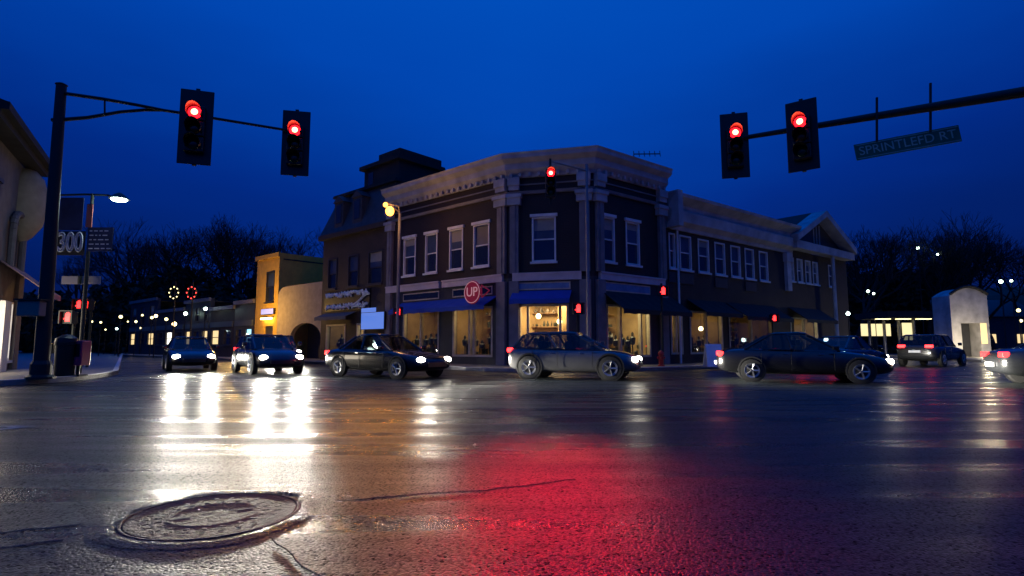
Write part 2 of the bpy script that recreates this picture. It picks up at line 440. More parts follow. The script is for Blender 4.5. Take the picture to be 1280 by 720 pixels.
def sweep(pts, prof):
    """profile (out, z) swept along a ground polyline; outward = towards the camera"""
    m = MB(); n = len(pts); pts = [Vector(p) for p in pts]
    ns = []
    for i in range(n - 1):
        d = (pts[i + 1] - pts[i]).normalized(); q = Vector((d.y, -d.x)); ns.append(q if q.dot(-pts[i]) > 0 else -q)
    vs = []; k = len(prof)
    for i in range(n):
        if i == 0: b = ns[0]
        elif i == n - 1: b = ns[-1]
        else:
            b = (ns[i - 1] + ns[i]); b = b / (b.dot(ns[i]))
        for o, z in prof: q = pts[i] + b * o; vs.append((q.x, q.y, z))
    fs = []
    for i in range(n - 1):
        for j in range(k):
            fs.append((i*k+j, (i+1)*k+j, (i+1)*k+(j+1)%k, i*k+(j+1)%k))
    fs.append(tuple(range(k))); fs.append(tuple(range((n-1)*k, n*k)))
    m.add(vs, fs); return m

def window(F, root, s0, s1, z0, z1, lit=None, frame='white', hood=True, depth=.12, label=None):
    m = MB(); t = .075
    F.box(m, s0, s0 + t, -depth, .035, z0, z1); F.box(m, s1 - t, s1, -depth, .035, z0, z1)
    F.box(m, s0 + t, s1 - t, -depth, .035, z1 - t, z1); F.box(m, s0 + t, s1 - t, -depth, .03, z0, z0 + t)
    zm = (z0 + z1) / 2; F.box(m, s0 + t, s1 - t, -depth, -.03, zm - .03, zm + .03)
    if hood: F.box(m, s0 - .08, s1 + .08, .002, .10, z1 + .002, z1 + .14)
    f = m.build('window', M[frame], root)
    if label: f['label'] = label
    m = MB(); F.box(m, s0 - .07, s1 + .07, .037, .13, z0 - .10, z0 + .0); m.build('sill', M[frame], f)
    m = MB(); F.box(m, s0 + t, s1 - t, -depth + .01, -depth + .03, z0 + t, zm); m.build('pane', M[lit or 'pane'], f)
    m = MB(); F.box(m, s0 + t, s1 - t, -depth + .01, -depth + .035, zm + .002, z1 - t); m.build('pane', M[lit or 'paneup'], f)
    if not lit and rnd.random() < .35:
        hb = rnd.uniform(.25, .8); m = MB(); F.box(m, s0 + t + .02, s1 - t - .02, -depth + .037, -depth + .045, z1 - t - hb * (z1 - zm), z1 - t); m.build('blind', M['blind'], f)
    return f

def awning(F, root, s0, s1, ztop, zbot, dep, m_, val=.22):
    m = MB(); Mx = F.M(); zt = ztop; zb = zbot + val
    k = max(4, int((s1 - s0) / .35)); 
    vs = []; fs = []
    for i in range(k + 1):
        s = s0 + (s1 - s0) * i / k; sag = .02 * (i % 2)
        for (o, z) in ((.03, zt), (dep * .5, (zt + zb) / 2 - sag), (dep, zb), (dep, zbot + .03 * (i % 2)), (dep - .02, zbot + .03 * (i % 2)), (dep - .02, zb - .03), (.03, zt - .04)):
            vs.append((s, o, z))
    for i in range(k):
        for j in range(6): fs.append((i*7+j, (i+1)*7+j, (i+1)*7+j+1, i*7+j+1))
    fs.append((0, 1, 2, 5, 6)); b = k * 7; fs.append((b, b+1, b+2, b+5, b+6)); 
    m.add(vs, fs, Mx)
    return m.build('awning', M[m_], root)

def goods(F, mb, s0, s1, o, z, rng, hmax=.4):
    s = s0 + .05
    while s < s1 - .12:
        r = rng.uniform(.035, .10); h = rng.uniform(.12, hmax)
        c = F.p(s + r, o + rng.uniform(-.08, .08), z)
        q = rng.random()
        if q < .4: mb.lathe([(r*.7, 0), (r, h*.3), (r*.8, h*.6), (r*.35, h*.8), (r*.4, h)], c, 8)
        elif q < .7: mb.box(-r, r, -r*.7, r*.7, 0, h, Matrix.Translation(c) @ Matrix.Rotation(rng.random()*3, 4, 'Z'))
        else: mb.ball(c + Vector((0, 0, r)), r, 8)
        s += 2 * r + rng.uniform(.02, .15)

def shop(F, root, s0, s1, z0, z1, seed, name_light=5.0, depth=2.6, posts=(), warm='inwall', power=60, col=(1, .68, .32)):
    """glazed shop bay with a lit room behind it"""
    rng = random.Random(seed)
    m = MB(); t = .10
    F.box(m, s0, s0 + t, -.16, .03, z0, z1); F.box(m, s1 - t, s1, -.16, .03, z0, z1)
    F.box(m, s0 + t, s1 - t, -.16, .03, z1 - t, z1); F.box(m, s0 + t, s1 - t, -.16, .03, z0, z0 + t)
    for q in posts: F.box(m, q - .05, q + .05, -.15, .02, z0 + t, z1 - t)
    fr = m.build('shop_window', M['shoppost'], root)
    m = MB(); F.box(m, s0 + t, s1 - t, -.09, -.075, z0 + t, z1 - t); m.build('pane', M['shopglass'], fr)
    m = MB()
    F.box(m, s0 - .4, s1 + .4, -depth - .1, -depth, .16, z1 + .3)
    F.box(m, s0 - .5, s0 - .4, -depth - .1, -.32, .16, z1 + .3); F.box(m, s1 + .4, s1 + .5, -depth - .1, -.32, .16, z1 + .3)
    F.box(m, s0 - .5, s1 + .5, -depth - .1, -.32, z1 + .302, z1 + .4)
    F.box(m, s0 - .5, s1 + .5, -depth - .1, -.32, .145, .158)
    it = m.build('shop_interior', M[warm], root)
    # shelves on the back wall
    m = MB(); gA = MB(); gB = MB(); nsh = 4
    for k in range(nsh):
        z = .6 + (z1 - .9) * k / (nsh - 1)
        F.box(m, s0, s1, -depth + .01, -depth + .35, z, z + .04)
        goods(F, gA if k % 2 else gB, s0, s1, -depth + .2, z + .04, rng)
    F.box(m, s0 + .1, s1 - .1, -.9, -.4, .16, .62)
    goods(F, gB, s0 + .1, s1 - .1, -.65, .62, rng, .75)
    for k in range(3):
        sc = rng.uniform(s0 + .3, s1 - .3); F.box(m, sc - .2, sc + .2, -1.6, -1.3, .16, rng.uniform(.9, 1.7))
    for k in range(int((s1 - s0) / .45)):
        sc = s0 + .25 + k * .45; c = F.p(sc + rng.uniform(-.1, .1), -.5, .62); hh = rng.uniform(.5, 1.1)
        gB.lathe([(.03, 0), (.03, hh*.45), (.12, hh*.5), (.15, hh*.8), (.05, hh*.9), (.07, hh), (.03, hh+.08)], c, 8)
    m.build('shelf', M['inwood'], it)
    tag(gA.build('goods', M['goodsA'], it, smooth=True), kind='stuff'); tag(gB.build('goods', M['goodsB'], it, smooth=True), kind='stuff')
    m = MB()
    for k in range(3):
        sc = s0 + (s1 - s0) * (k + .5) / 3; F.box(m, sc - .22, sc + .22, -1.5, -1.2, z1 + .25, z1 + .296)
    m.build('ceiling_light', M['panelwarm'], it)
    ld = bpy.data.lights.new('shop_light', 'AREA'); ld.energy = power; ld.color = col; ld.shape = 'RECTANGLE'; ld.size = (s1 - s0) * .8; ld.size_y = .8
    lo = bpy.data.objects.new('room_light', ld); COL.objects.link(lo); lo.parent = it
    lo.location = F.p((s0 + s1) / 2, -1.2, z1 + .22) - woff(it)
    return fr
pend = None
def pendant(F, s, o, z, ztop, lab):
    c = F.p(s, o, z)
    r = thing('pendant_lamp', c, lab, 'pendant lamp', 'glowing lamps hanging in the shop windows')
    MB().tube(c, F.p(s, o, ztop), .008, n=6).build('cord', M['black'], r)
    MB().ball(c, .13, 12).build('globe', M['warmlamp'], r, smooth='all')
    return r

# ------------------------------------------------------------------ corner building
root = thing('corner_building', (*((PA + PR) / 2), 0), 'dark two-storey brick corner building with pale cornice and cut-off corner', 'building')
FL = Fac(PA, PL); FC = Fac(PA, PB); FR = Fac(PB, PR)
ZT = 10.05
def spans(F, lst, py): return [(F.s_at(a, py), F.s_at(b, py)) for a, b in lst]
wl = [tuple(sorted(x)) for x in spans(FL, [(505, 520), (532, 547), (562, 579), (592, 612)], 310)]
wc = [tuple(sorted(x)) for x in spans(FC, [(665, 695)], 300)]
wr = [tuple(sorted(x)) for x in spans(FR, [(750, 768), (782, 799)], 300)]
shl = [tuple(sorted(x)) for x in spans(FL, [(504, 549), (566, 616)], 410)]
shc = [tuple(sorted(x)) for x in spans(FC, [(648, 711)], 410)]
shr = [tuple(sorted(x)) for x in spans(FR, [(758, 813)], 410)]
Z0, Z1 = 4.93, 7.05
SB, ST = .5, 2.95
for F, ws, ss, bm_ in ((FL, wl, shl, 'brickL'), (FC, wc, shc, 'brickL'), (FR, wr, shr, 'brickR')):
    top = MB(); holes = [(a, b, Z0, Z1) for a, b in ws]
    F.wall(top, 0, F.len, 4.2, 9.9, holes); top.build('wall', M[bm_], root)
    bot = MB(); zc = .22 if F is FC else SB
    F.wall(bot, 0, F.len, .14, 4.2, [(a, b, zc, ST) for a, b in ss], o=.0)
    bot.build('shopfront', M['shopdark'], root)
for F, ws in ((FL, wl), (FC, wc), (FR, wr)):
    for a, b in ws: window(F, root, a, b, Z0, Z1)
m = MB(); m.prism([tuple(p) for p in (PA - nC*.32, PB - nC*.32, PR - nR*.32, PR + Vector((-4, 12)), PL + Vector((4, 10)), PL - nL*.32)], 9.3, 9.42); m.build('roof', M['roof'], root)
m = MB(); FBk = Fac(PL + dL * 0, PL + Vector((6.2, 9))); m.prism([tuple(PL), tuple(PL - nL*10), tuple(PL - nL*10 + dL*-.3), tuple(PL - dL*.3)], .14, 9.3)
m.prism([tuple(PR - dR*.3), tuple(PR - dR*.3 - nR*10), tuple(PR - nR*10), tuple(PR)], .14, 9.3); m.build('side_wall', M['brickB'], root)
prof = [(0.0, 8.98), (.10, 8.98), (.14, 9.12), (.30, 9.30), (.34, 9.34), (.34, 9.62), (.52, 9.74), (.60, 9.80), (.60, 9.96), (.66, 10.05), (-.3, 10.12), (-.3, 8.98)]
PATH = [tuple(p) for p in (PL, PA, PB, PR)]
sweep(PATH, prof).build('cornice', M['cream'], root)
sweep(PATH, [(.003, 8.18), (.10, 8.18), (.14, 8.32), (.003, 8.36)]).build('moulding', M['pil'], root)
sweep(PATH, [(.003, 8.62), (.05, 8.62), (.05, 8.68), (.003, 8.68)]).build('moulding', M['pil'], root)
# dentils under the cornice
m = MB()
for F in (FL, FC, FR):
    k = int(F.len / .42)
    for i in range(k):
        s = .2 + i * (F.len - .4) / max(1, k - 1); F.box(m, s - .06, s + .06, .142, .28, 8.99, 9.16)
tag(m.build('dentils', M['cream'], root), kind='stuff')
# belts, broken by pilasters
def belt(F, s0, s1): m = MB(); F.box(m, s0, s1, .003, .16, 4.05, 4.40); F.box(m, s0 - .0, s1, .162, .20, 4.34, 4.42); m.build('belt_course', M['belt'], root)
sgap = FL.s_at(553, 355)
belt(FL, .25, sgap - .12); belt(FL, sgap + .12, FL.len); belt(FC, .25, FC.len - .55); belt(FR, .3, FR.len - .2)
def pilaster(F, s, w_, z0=4.42, cap=True, low=True):
    m = MB(); F.box(m, s - w_/2, s + w_/2, .003, .16, z0, 7.66)
    F.box(m, s - w_*.16, s + w_*.16, .162, .20, z0, 7.66)
    if low: F.box(m, s - w_*.55, s + w_*.55, .003, .18, .14, 4.04)
    pl = m.build('pilaster', M['pil'], root)
    m = MB(); F.box(m, s - w_*.78, s + w_*.78, .003, .26, 7.66, 8.0); F.box(m, s - w_*.9, s + w_*.9, .003, .32, 8.0, 8.17)
    F.box(m, s - w_*.6, s + w_*.6, .003, .24, 8.37, 8.97); F.box(m, s - w_*.7, s + w_*.7, .245, .30, 8.6, 8.97)
    m.build('capital', M['cream'], pl)
pilaster(FL, .33, .5); pilaster(FC, .33, .42); pilaster(FC, FC.len - .38, .46); pilaster(FR, .35, .46); pilaster(FR, FR.len - .3, .5); pilaster(FL, FL.len - .25, .42)
# transom glazing above shop windows
def strip(F, s0, s1, z0, z1, mt, nm='transom_window'):
    m = MB(); F.box(m, s0, s1, .003, .05, z0, z1); f = m.build(nm, M['shoppost' if nm != 'fascia' else mt], root)
    m = MB(); F.box(m, s0 + .06, s1 - .06, .052, .06, z0 + .06, z1 - .06); m.build('pane', M[mt], f)
M['bluegl'] = mat('bluish_transom_glass', (.16, .26, .42), .2, var=.2)
strip(FC, shc[0][0] - .1, shc[0][1] + .1, 3.62, 3.98, 'bluegl')
strip(FR, shr[0][0] - .1, shr[0][1], 3.55, 3.98, 'bluegl')
for a, b in shl: strip(FL, a, b, 3.5, 3.92, 'pane')
# awnings
awning(FL, root, FL.s_at(622, 370), FL.s_at(503, 375), 3.42, 2.72, .95, 'awnblue')
awning(FC, root, shc[0][0] - .25, shc[0][1] + .15, 3.58, 2.92, .75, 'awnblue')
awning(FR, root, FR.s_at(752, 370), FR.len + .35, 3.55, 2.45, 1.3, 'awnblack')
# shop rooms
shop(FL, root, *shl[0], SB, ST, 1, posts=(sum(shl[0]) / 2,), power=45)
shop(FL, root, *shl[1], SB, ST, 2, posts=(sum(shl[1]) / 2 - .1, sum(shl[1]) / 2 + .2), power=60)
shop(FC, root, *shc[0], .22, ST, 3, posts=(shc[0][0] + .45, shc[0][1] - .4), power=230)
shop(FR, root, *shr[0], SB, ST, 4, posts=(shr[0][0] + 1.0, shr[0][1] - .7), power=150, col=(1, .78, .38))
pendant(FC, 1.25, -1.0, 2.45, 3.2, 'glowing globe lamp in the corner doorway shop')
pendant(FC, 2.2, -1.4, 2.2, 3.2, 'second globe lamp further back in the corner doorway shop')
pendant(FR, shr[0][0] + .5, -.9, 2.4, 3.2, 'upper globe lamp in the shop window under the black awning')
pendant(FR, shr[0][0] + .8, -1.0, 1.8, 3.2, 'lower globe lamp in the shop window under the black awning')
# door in the chamfer bay
m = MB(); F = FC; s0 = shc[0][1] - .38
# antenna and vents on the roof
an = thing('roof_antenna', (*(PR - nR*1.2 - dR*.8), 9.42), 'thin antenna with short rods above the right end of the corner building roof', 'antenna')
b0 = Vector((*(PR - nR*1.2 - dR*.8), 9.42)); tp = b0 + Vector((0, 0, 1.75))
MB().tube(b0, tp, .025, n=6).build('mast', M['black'], an)
m = MB(); m.tube(tp, tp + Vector((1.5, .4, .15)), .03, n=6)
for k in range(6): q = tp + Vector((1.5, .4, .15)) * (k / 5); m.tube(q - Vector((0, .05, .16)), q + Vector((0, .05, .18)), .02, n=5)
m.build('boom', M['black'], an)
q = at(684, 186, 27.6)
vt = thing('roof_vent', (q.x, q.y, 9.42), 'low dark rooftop vent behind the cornice above the cut-off corner', 'vent')
m = MB(); m.box(q.x - .8, q.x + .3, q.y - .3, q.y + .3, 9.42, 10.3); m.build('casing', M['black'], vt)
m = MB(); m.lathe([(.2, 0), (.2, .5), (.3, .55), (.3, .7), (.05, .8)], (q.x + .7, q.y, 9.7)); m.tube((q.x+.7, q.y, 9.42), (q.x+.7, q.y, 9.75), .15); m.build('cowl', M['steel'], vt)

# blue-lit restaurant sign "UP"
c = FL.p(FL.s_at(610, 366), .0, 3.62)
sg = thing('shop_sign', c, 'round pink shop sign with white letters UP and an arrow over the blue awning', 'sign')
Ms = Matrix.Translation(FL.p(FL.s_at(610, 366), 1.05, 3.55)) @ Matrix(((-FL.d.x, 0, FL.n.x, 0), (-FL.d.y, 0, FL.n.y, 0), (0, 1, 0, 0), (0, 0, 0, 1)))
M['signred'] = emit('backlit_pink_sign', (.55, .03, .08), .16)
M['signwhite'] = emit('backlit_pale_letters', (1, .5, .55), .3)
m = MB(); m.lathe([(.52, -.04), (.56, 0), (.52, .04)], (0, 0, 0), 28, Ms); m.build('disc', M['signred'], sg)
m = MB()
for i in range(28):
    a0, a1 = 2*PI*i/28, 2*PI*(i+1)/28; m.tube(Ms @ Vector((.5*math.cos(a0), .5*math.sin(a0), .05)), Ms @ Vector((.5*math.cos(a1), .5*math.sin(a1), .05)), .018, n=5)
m.build('ring', M['signwhite'], sg)
text_mesh('UP', .62, Ms @ Matrix.Translation((0, 0, .05)), M['signwhite'], 'letters', sg)
m = MB(); pts = [Ms @ Vector(p) for p in ((.58, .3, 0), (1.1, 0.02, 0), (.62, -.28, 0), (.58, .3, 0))]; m.path(pts, .03, 6); m.build('arrow', M['signred'], sg)
m = MB(); m.tube(FL.p(FL.s_at(610, 366), .0, 3.95), FL.p(FL.s_at(610, 366), 1.0, 3.95), .03); m.build('bracket', M['black'], sg)

# ------------------------------------------------------------------ building with white cornice, right
r2 = thing('cornice_building', (*((PR + PS) / 2), 0), 'long brown brick building with deep pale cornice and row of seven upper windows', 'building')
F2 = Fac(PR, PS)
jam = [844, 864, 886, 906, 925, 942, 959]
ws = []
for q in jam:
    b = F2.s_at(q, 325); ws.append((b - 1.05, b))
ws[0] = (.35, ws[0][1]) if ws[0][0] < .35 else ws[0]
sh2 = [tuple(sorted((F2.s_at(a, 410), F2.s_at(b, 410)))) for a, b in ((838, 853), (862, 903), (911, 965))]
m = MB(); F2.wall(m, 0, F2.len, 4.0, 7.3, [(a, b, 5.05, 6.9) for a, b in ws]); m.build('wall', M['brickC'], r2)
m = MB(); F2.wall(m, 0, F2.len, .14, 4.0, [(a, b, .6, 2.9) for a, b in sh2]); m.build('shopfront', M['brickC'], r2)
for a, b in ws: window(F2, r2, a, b, 5.05, 6.9, hood=False)
for i in (0, 1, 3, 5):
    m = MB(); F2.box(m, ws[i][0] - .1, ws[i][1] + .1, .003, .06, 4.3, 4.85)
    m.build('panel', M['shopdark'], r2)
sweep([tuple(PR + dR*.02), tuple(PS)], [(.003, 7.1), (.12, 7.1), (.16, 7.3), (.45, 7.5), (.50, 7.95), (.50, 8.05), (.30, 8.1), (.34, 8.4), (.78, 8.7), (.82, 8.86), (-.3, 8.9), (-.3, 7.1)]).build('cornice', M['cream'], r2)
m = MB(); F2.box(m, 0.02, .42, .003, .9, 7.1, 8.95); m.build('cornice_end', M['cream'], r2)
m = MB(); F2.box(m, F2.len - 1.0, F2.len - .45, .003, .22, 4.6, 7.09); F2.box(m, F2.len - 1.1, F2.len - .35, .003, .3, 6.5, 7.08); m.build('pilaster', M['cream'], r2)
m = MB(); m.prism([tuple(PR - nR*.3), tuple(PS - nR*.3), tuple(PS - nR*12), tuple(PR - nR*12)], 8.2, 8.3); m.build('roof', M['roof'], r2)
m = MB(); F2.box(m, F2.len - .3, F2.len, -12, -.3, .14, 8.2); F2.box(m, .0, .25, -12, -.3, .14, 8.2); m.build('side_wall', M['brickC'], r2)
awning(F2, r2, sh2[1][0] - .2, sh2[1][1] + .15, 3.5, 2.55, 1.2, 'awnblack')
awning(F2, r2, sh2[2][0] - .25, sh2[2][1] + .2, 3.5, 2.45, 1.3, 'awnblack')
for k, (a, b) in enumerate(sh2): shop(F2, r2, a, b, .6, 2.9, 20 + k, posts=((a + b) / 2,), power=[10, 22, 16][k])
m = MB(); q = F2.s_at(846, 360); m.tube(F2.p(q, .12, .14), F2.p(q, .12, 7.05), .06); m.build('downpipe', M['white'], r2)
q = F2.s_at(880, 410)
pendant(F2, F2.s_at(892, 410), -.8, 2.0, 3.1, 'small globe lamp glowing in the shop under the left pair of black awnings')
pendant(F2, F2.s_at(826 + 12, 410) + .3, -.8, 1.9, 3.1, 'small globe lamp glowing in the narrow window beside the downpipe')

# ------------------------------------------------------------------ gabled building
r3 = thing('gabled_building', (*((PS + PT) / 2), 0), 'brick building with pale triangular pediment at the end of the right row', 'building')
F3 = Fac(PS, PT)
sa = F3.s_at(1032, 350)
ws = [(F3.s_at(q, 340) - .8, F3.s_at(q, 340)) for q in (992, 1003, 1013, 1022, 1041)]
m = MB(); sh3 = [tuple(sorted((F3.s_at(988, 410), F3.s_at(1022, 410))))]
F3.wall(m, 0, F3.len, .14, 7.4, [(a, b, 5.3, 6.9) for a, b in ws] + [(a, b, .6, 2.9) for a, b in sh3]); m.build('wall', M['brickC'], r3)
for a, b in ws: window(F3, r3, a, b, 5.3, 6.9, hood=False)
# pediment
ap = 10.5; s_ap = F3.len * .44; e0, e1 = -.5, F3.len - .2; ez = 7.95
m = MB()
F3.box(m, e0, e1, .003, .7, 7.42, ez)
Mx = F3.M()
def rake(a, za, b, zb, th, o0, o1):
    m.add([(a, o0, za), (b, o0, zb), (b, o1, zb), (a, o1, za), (a, o0, za - th), (b, o0, zb - th), (b, o1, zb - th), (a, o1, za - th)],
          [(0,1,2,3),(4,7,6,5),(0,4,5,1),(1,5,6,2),(2,6,7,3),(3,7,4,0)], Mx)
rake(e0 - .1, ez + .35, s_ap, ap, .45, -.2, .85); rake(s_ap, ap, e1 + .1, ez + .35, .45, -.2, .85)
m.build('pediment_trim', M['cream'], r3)
m = MB(); m.add([(e0, .02, ez), (e1, .02, ez), (s_ap, .02, ap - .4), (e0, -.1, ez), (e1, -.1, ez), (s_ap, -.1, ap - .4)], [(0,1,2),(3,5,4),(0,3,4,1),(1,4,5,2),(2,5,3,0)], Mx); m.build('tympanum', M['shopdark'], r3)
m = MB(); F3.box(m, s_ap - .5, s_ap - .42, .022, .08, ez + .1, ap - .9); F3.box(m, s_ap + .42, s_ap + .5, .022, .08, ez + .1, ap - .9); F3.box(m, s_ap - .04, s_ap + .04, .022, .08, ez + .1, ap - .6); m.build('lattice', M['cream'], r3)
m = MB()
m.add([(e0 - .1, -.21, ez + .36), (s_ap, -.21, ap + .02), (s_ap, -12, ap + .02), (e0 - .1, -12, ez + .36)], [(0,1,2,3)], Mx)
m.add([(e1 + .1, -.21, ez + .36), (s_ap, -.21, ap + .02), (s_ap, -12, ap + .02), (e1 + .1, -12, ez + .36)], [(0,1,2,3)], Mx)
m.build('roof', M['roof'], r3)
m = MB(); F3.box(m, F3.len - .3, F3.len, -12, -.3, .14, 7.9); m.build('side_wall', M['brickC'], r3)
m = MB(); m.lathe([(.16, 0), (.14, .3), (.12, 7.2), (.2, 7.27)], F3.p(sa, .55, .14), 12); m.build('column', M['cream'], r3)
awning(F3, r3, sh3[0][0] - .2, sh3[0][1] + .4, 3.55, 2.5, 1.2, 'awnblack')
shop(F3, r3, *sh3[0], .6, 2.9, 31, posts=(sum(sh3[0]) / 2,), power=70, col=(1, .85, .5))

# ------------------------------------------------------------------ mansard building, left of the corner building
r4 = thing('mansard_building', (*((PL + PM) / 2), 0), 'tall brown brick building with dark slate mansard roof and square tower', 'building')
F4 = Fac(PL, PM)
w4 = [tuple(sorted((F4.s_at(a, 350), F4.s_at(b, 350)))) for a, b in ((460, 478), (435, 448), (410, 421))]
sh4 = [tuple(sorted((F4.s_at(a, 415), F4.s_at(b, 415)))) for a, b in ((446, 456), (408, 432))]
m = MB(); F4.wall(m, .02, F4.len, .14, 8.0, [(a, b, 4.7, 6.7) for a, b in w4] + [(a, b, .5, 2.4) for a, b in sh4]); m.build('wall', M['brickB'], r4)
for a, b in w4: window(F4, r4, a, b, 4.7, 6.7, frame='shopdark', hood=False)
m = MB(); F4.box(m, -.0, F4.len + .2, .003, .3, 8.0, 8.3); m.build('eave', M['brickB'], r4)
# mansard: three sloping sides and a flat top
Mx = F4.M(); a, b = .0, F4.len + .1
m = MB(); m.add([(a, .25, 8.302), (b, .25, 8.302), (b, -8, 8.302), (a, -8, 8.302), (a + .3, -.7, 10.9), (b - .7, -.7, 10.9), (b - .7, -7.5, 10.9), (a + .3, -7.5, 10.9)],
      [(0,3,2,1),(4,5,6,7),(0,1,5,4),(1,2,6,5),(2,3,7,6),(3,0,4,7)], Mx); m.build('mansard_roof', M['slate'], r4)
m = MB(); F4.box(m, b - 1.0 - F4.len * .0, b - .4, -.9, -.4, 10.9, 11.05); F4.box(m, .1, b - .4, -1.0, -.45, 10.902, 11.1); m.build('roof_kerb', M['roof'], r4)
for q in (F4.s_at(425, 285), F4.s_at(448, 280)):
    m = MB(); F4.box(m, q - .5, q + .5, -.9, .12, 8.5, 10.3); m.add([(q-.6, .2, 10.3), (q+.6, .2, 10.3), (q, .2, 10.75), (q-.6, -.9, 10.3), (q+.6, -.9, 10.3), (q, -.9, 10.75)], [(0,1,2),(3,5,4),(0,3,4,1),(1,4,5,2),(2,5,3,0)], Mx)
    dm = m.build('dormer', M['slate'], r4)
    m = MB(); F4.box(m, q - .3, q + .3, .122, .15, 8.9, 10.1); m.build('pane', M['pane'], dm)
t0, t1 = F4.s_at(483, 240), F4.s_at(440, 240)
t0, t1 = min(t0, t1), max(t0, t1)
m = MB(); F4.box(m, max(t0, .1), t1, -4.2, -.9, 8.4, 12.35); tw = m.build('tower', M['brickB'], r4)
m = MB(); F4.box(m, max(t0, .1) - .25, t1 + .25, -4.4, -.65, 12.352, 12.6); F4.box(m, max(t0,.1) - .1, t1 - 1.6, -4.2, -.85, 12.602, 13.05); m.build('tower_cap', M['roof'], tw)
m = MB(); F4.box(m, t1 - 1.0, t1 - .5, -.898, -.86, 11.2, 12.1); m.build('pane', M['pane'], tw)
for k, (a, b) in enumerate(sh4): shop(F4, r4, a, b, .5, 2.4, 40 + k, power=[40, 14][k], col=(1, .85, .55))
m = MB(); s0, s1 = F4.s_at(464, 372), F4.s_at(408, 376)
# pale brush-lettered sign boards
sgn = thing('painted_sign', F4.p(s0, 0, 3.4), 'wide dark signboard with pale green brushed lettering on the brown brick building', 'sign')
m = MB(); F4.box(m, s0, s1, .003, .12, 3.25, 4.45); m.build('board', M['black'], sgn)
M['paleletter'] = mat('pale_green_letters', (.75, .88, .75), .6, var=.3, vs=8)
rng = random.Random(5); m = MB()
for row, z in enumerate((4.25, 3.5)):
    s = s0 + .15
    while s < s1 - .3:
        wd = rng.uniform(.18, .42)
        pts = [F4.p(s + wd * t, .15, z + .13 * math.sin(t * 7 + rng.random() * 5)) for t in (0, .3, .6, 1)]
        m.path(pts, rng.uniform(.07, .10), 6); 
        if rng.random() < .5: m.tube(F4.p(s + wd*.5, .15, z - .2), F4.p(s + wd*.6, .15, z + .2), .04, n=6)
        s += wd + .04
m.path([F4.p(s0 + (s1 - s0) * t, .16, 3.85 + .3 * math.cos(t * 9)) for t in [i / 20 for i in range(8)]], .07, 6)
m.build('brush_strokes', M['paleletter'], sgn)
awning(F4, r4, F4.s_at(446, 395), F4.s_at(407, 395), 3.15, 2.62, .8, 'awngrey')
s0, s1 = sorted((F4.s_at(458, 395), F4.s_at(487, 395)))
bs = thing('backlit_panel', F4.p(s0, 0, 2.1), 'plain glowing blue panel hanging beside the dark shopfront', 'sign')
m = MB(); F4.box(m, s0, s1, .25, .37, 1.98, 3.0); m.build('box', M['black'], bs)
m = MB(); F4.box(m, s0 + .03, s1 - .03, .372, .38, 2.01, 2.97); F4.box(m, s0 + .8, s1 - .03, .372, .38, 3.0, 3.25); m.build('face', M['bluepanel'], bs)
m = MB(); F4.box(m, s0 + .1, s0 + .15, .0, .25, 2.9, 2.95); F4.box(m, s1 - .15, s1 - .1, .0, .25, 2.9, 2.95); m.build('bracket', M['black'], bs)

# ------------------------------------------------------------------ ochre tower building and arched low building
P5a, P5b, P5c = PM, PL + dL * 13.3, PL + dL * 16.9
r5 = thing('arched_building', (*((P5a + P5b) / 2), 0), 'low tan rendered building with curved parapet and wide dark archway', 'building')
F5 = Fac(P5a, P5b)
sa0, sa1 = sorted((F5.s_at(363, 410), F5.s_at(401, 410)))
m = MB(); Mx = F5.M()
# wall with an arched opening, parapet curved down at the left end
n = 14; cx = (sa0 + sa1) / 2; rx = (sa1 - sa0) / 2; sp_, rise = 1.6, 1.0
xs = sorted(set([0.02, F5.len] + [cx - rx * math.cos(PI * i / n) for i in range(n + 1)] + [F5.len - 1.2 + 1.2 * i / 6 for i in range(7)]))
def topz(s):
    q = max(0, s - (F5.len - 1.2)) / 1.2; return 5.3 - .55 * (1 - math.sqrt(max(0, 1 - q * q)))
def archz(s):
    q = (s - cx) / rx; return sp_ + rise * math.sqrt(max(0, 1 - q * q)) if abs(q) < 1 else None
for a, b in zip(xs, xs[1:]):
    if b - a < 1e-4: continue
    mid_ = (a + b) / 2
    ina = abs((mid_ - cx) / rx) < 1
    za = (archz(a) or sp_) if ina else .14; zb = (archz(b) or sp_) if ina else .14
    m.add([(a, 0, za), (b, 0, zb), (b, 0, topz(b)), (a, 0, topz(a)), (a, -.3, za), (b, -.3, zb), (b, -.3, topz(b)), (a, -.3, topz(a))],
          [(0,1,2,3),(5,4,7,6),(3,2,6,7),(0,4,5,1),(0,3,7,4),(1,5,6,2)], Mx)
m.build('wall', M['tan'], r5)
m = MB(); F5.box(m, .02, F5.len, -8, -1.6, 4.3, 4.4); m.build('roof', M['roof'], r5)
m = MB(); F5.box(m, sa0 - .3, sa1 + .3, -1.6, -1.5, .14, 4.3); m.build('recess_wall', M['shopdark'], r5)
m = MB(); q = F5.s_at(388, 415); F5.box(m, q - .25, q + .25, -1.498, -1.4, .3, 2.1); F5.box(m, q + .5, q + .9, -1.498, -1.4, .9, 2.0); dd = m.build('lit_door', M['litwin'], r5)
r6 = thing('ochre_tower_building', (*((P5b + P5c) / 2), 0), 'narrow tall ochre building with one slot window and small lit sign', 'building')
F6 = Fac(P5b, P5c)
M['ochre'] = mat('ochre_render', (.66, .38, .06), .8, var=.12, bump=.2)
a, b = sorted((F6.s_at(333, 360), F6.s_at(343, 360)))
m = MB(); F6.wall(m, .02, F6.len, .14, 7.9, [(a, b, 4.3, 6.6), (a - .05, b + .05, .15, 2.5)]); F6.box(m, .02, .32, -6, -.3, .14, 7.9); F6.box(m, F6.len - .3, F6.len, -6, -.3, .14, 7.9); m.build('wall', M['ochre'], r6)
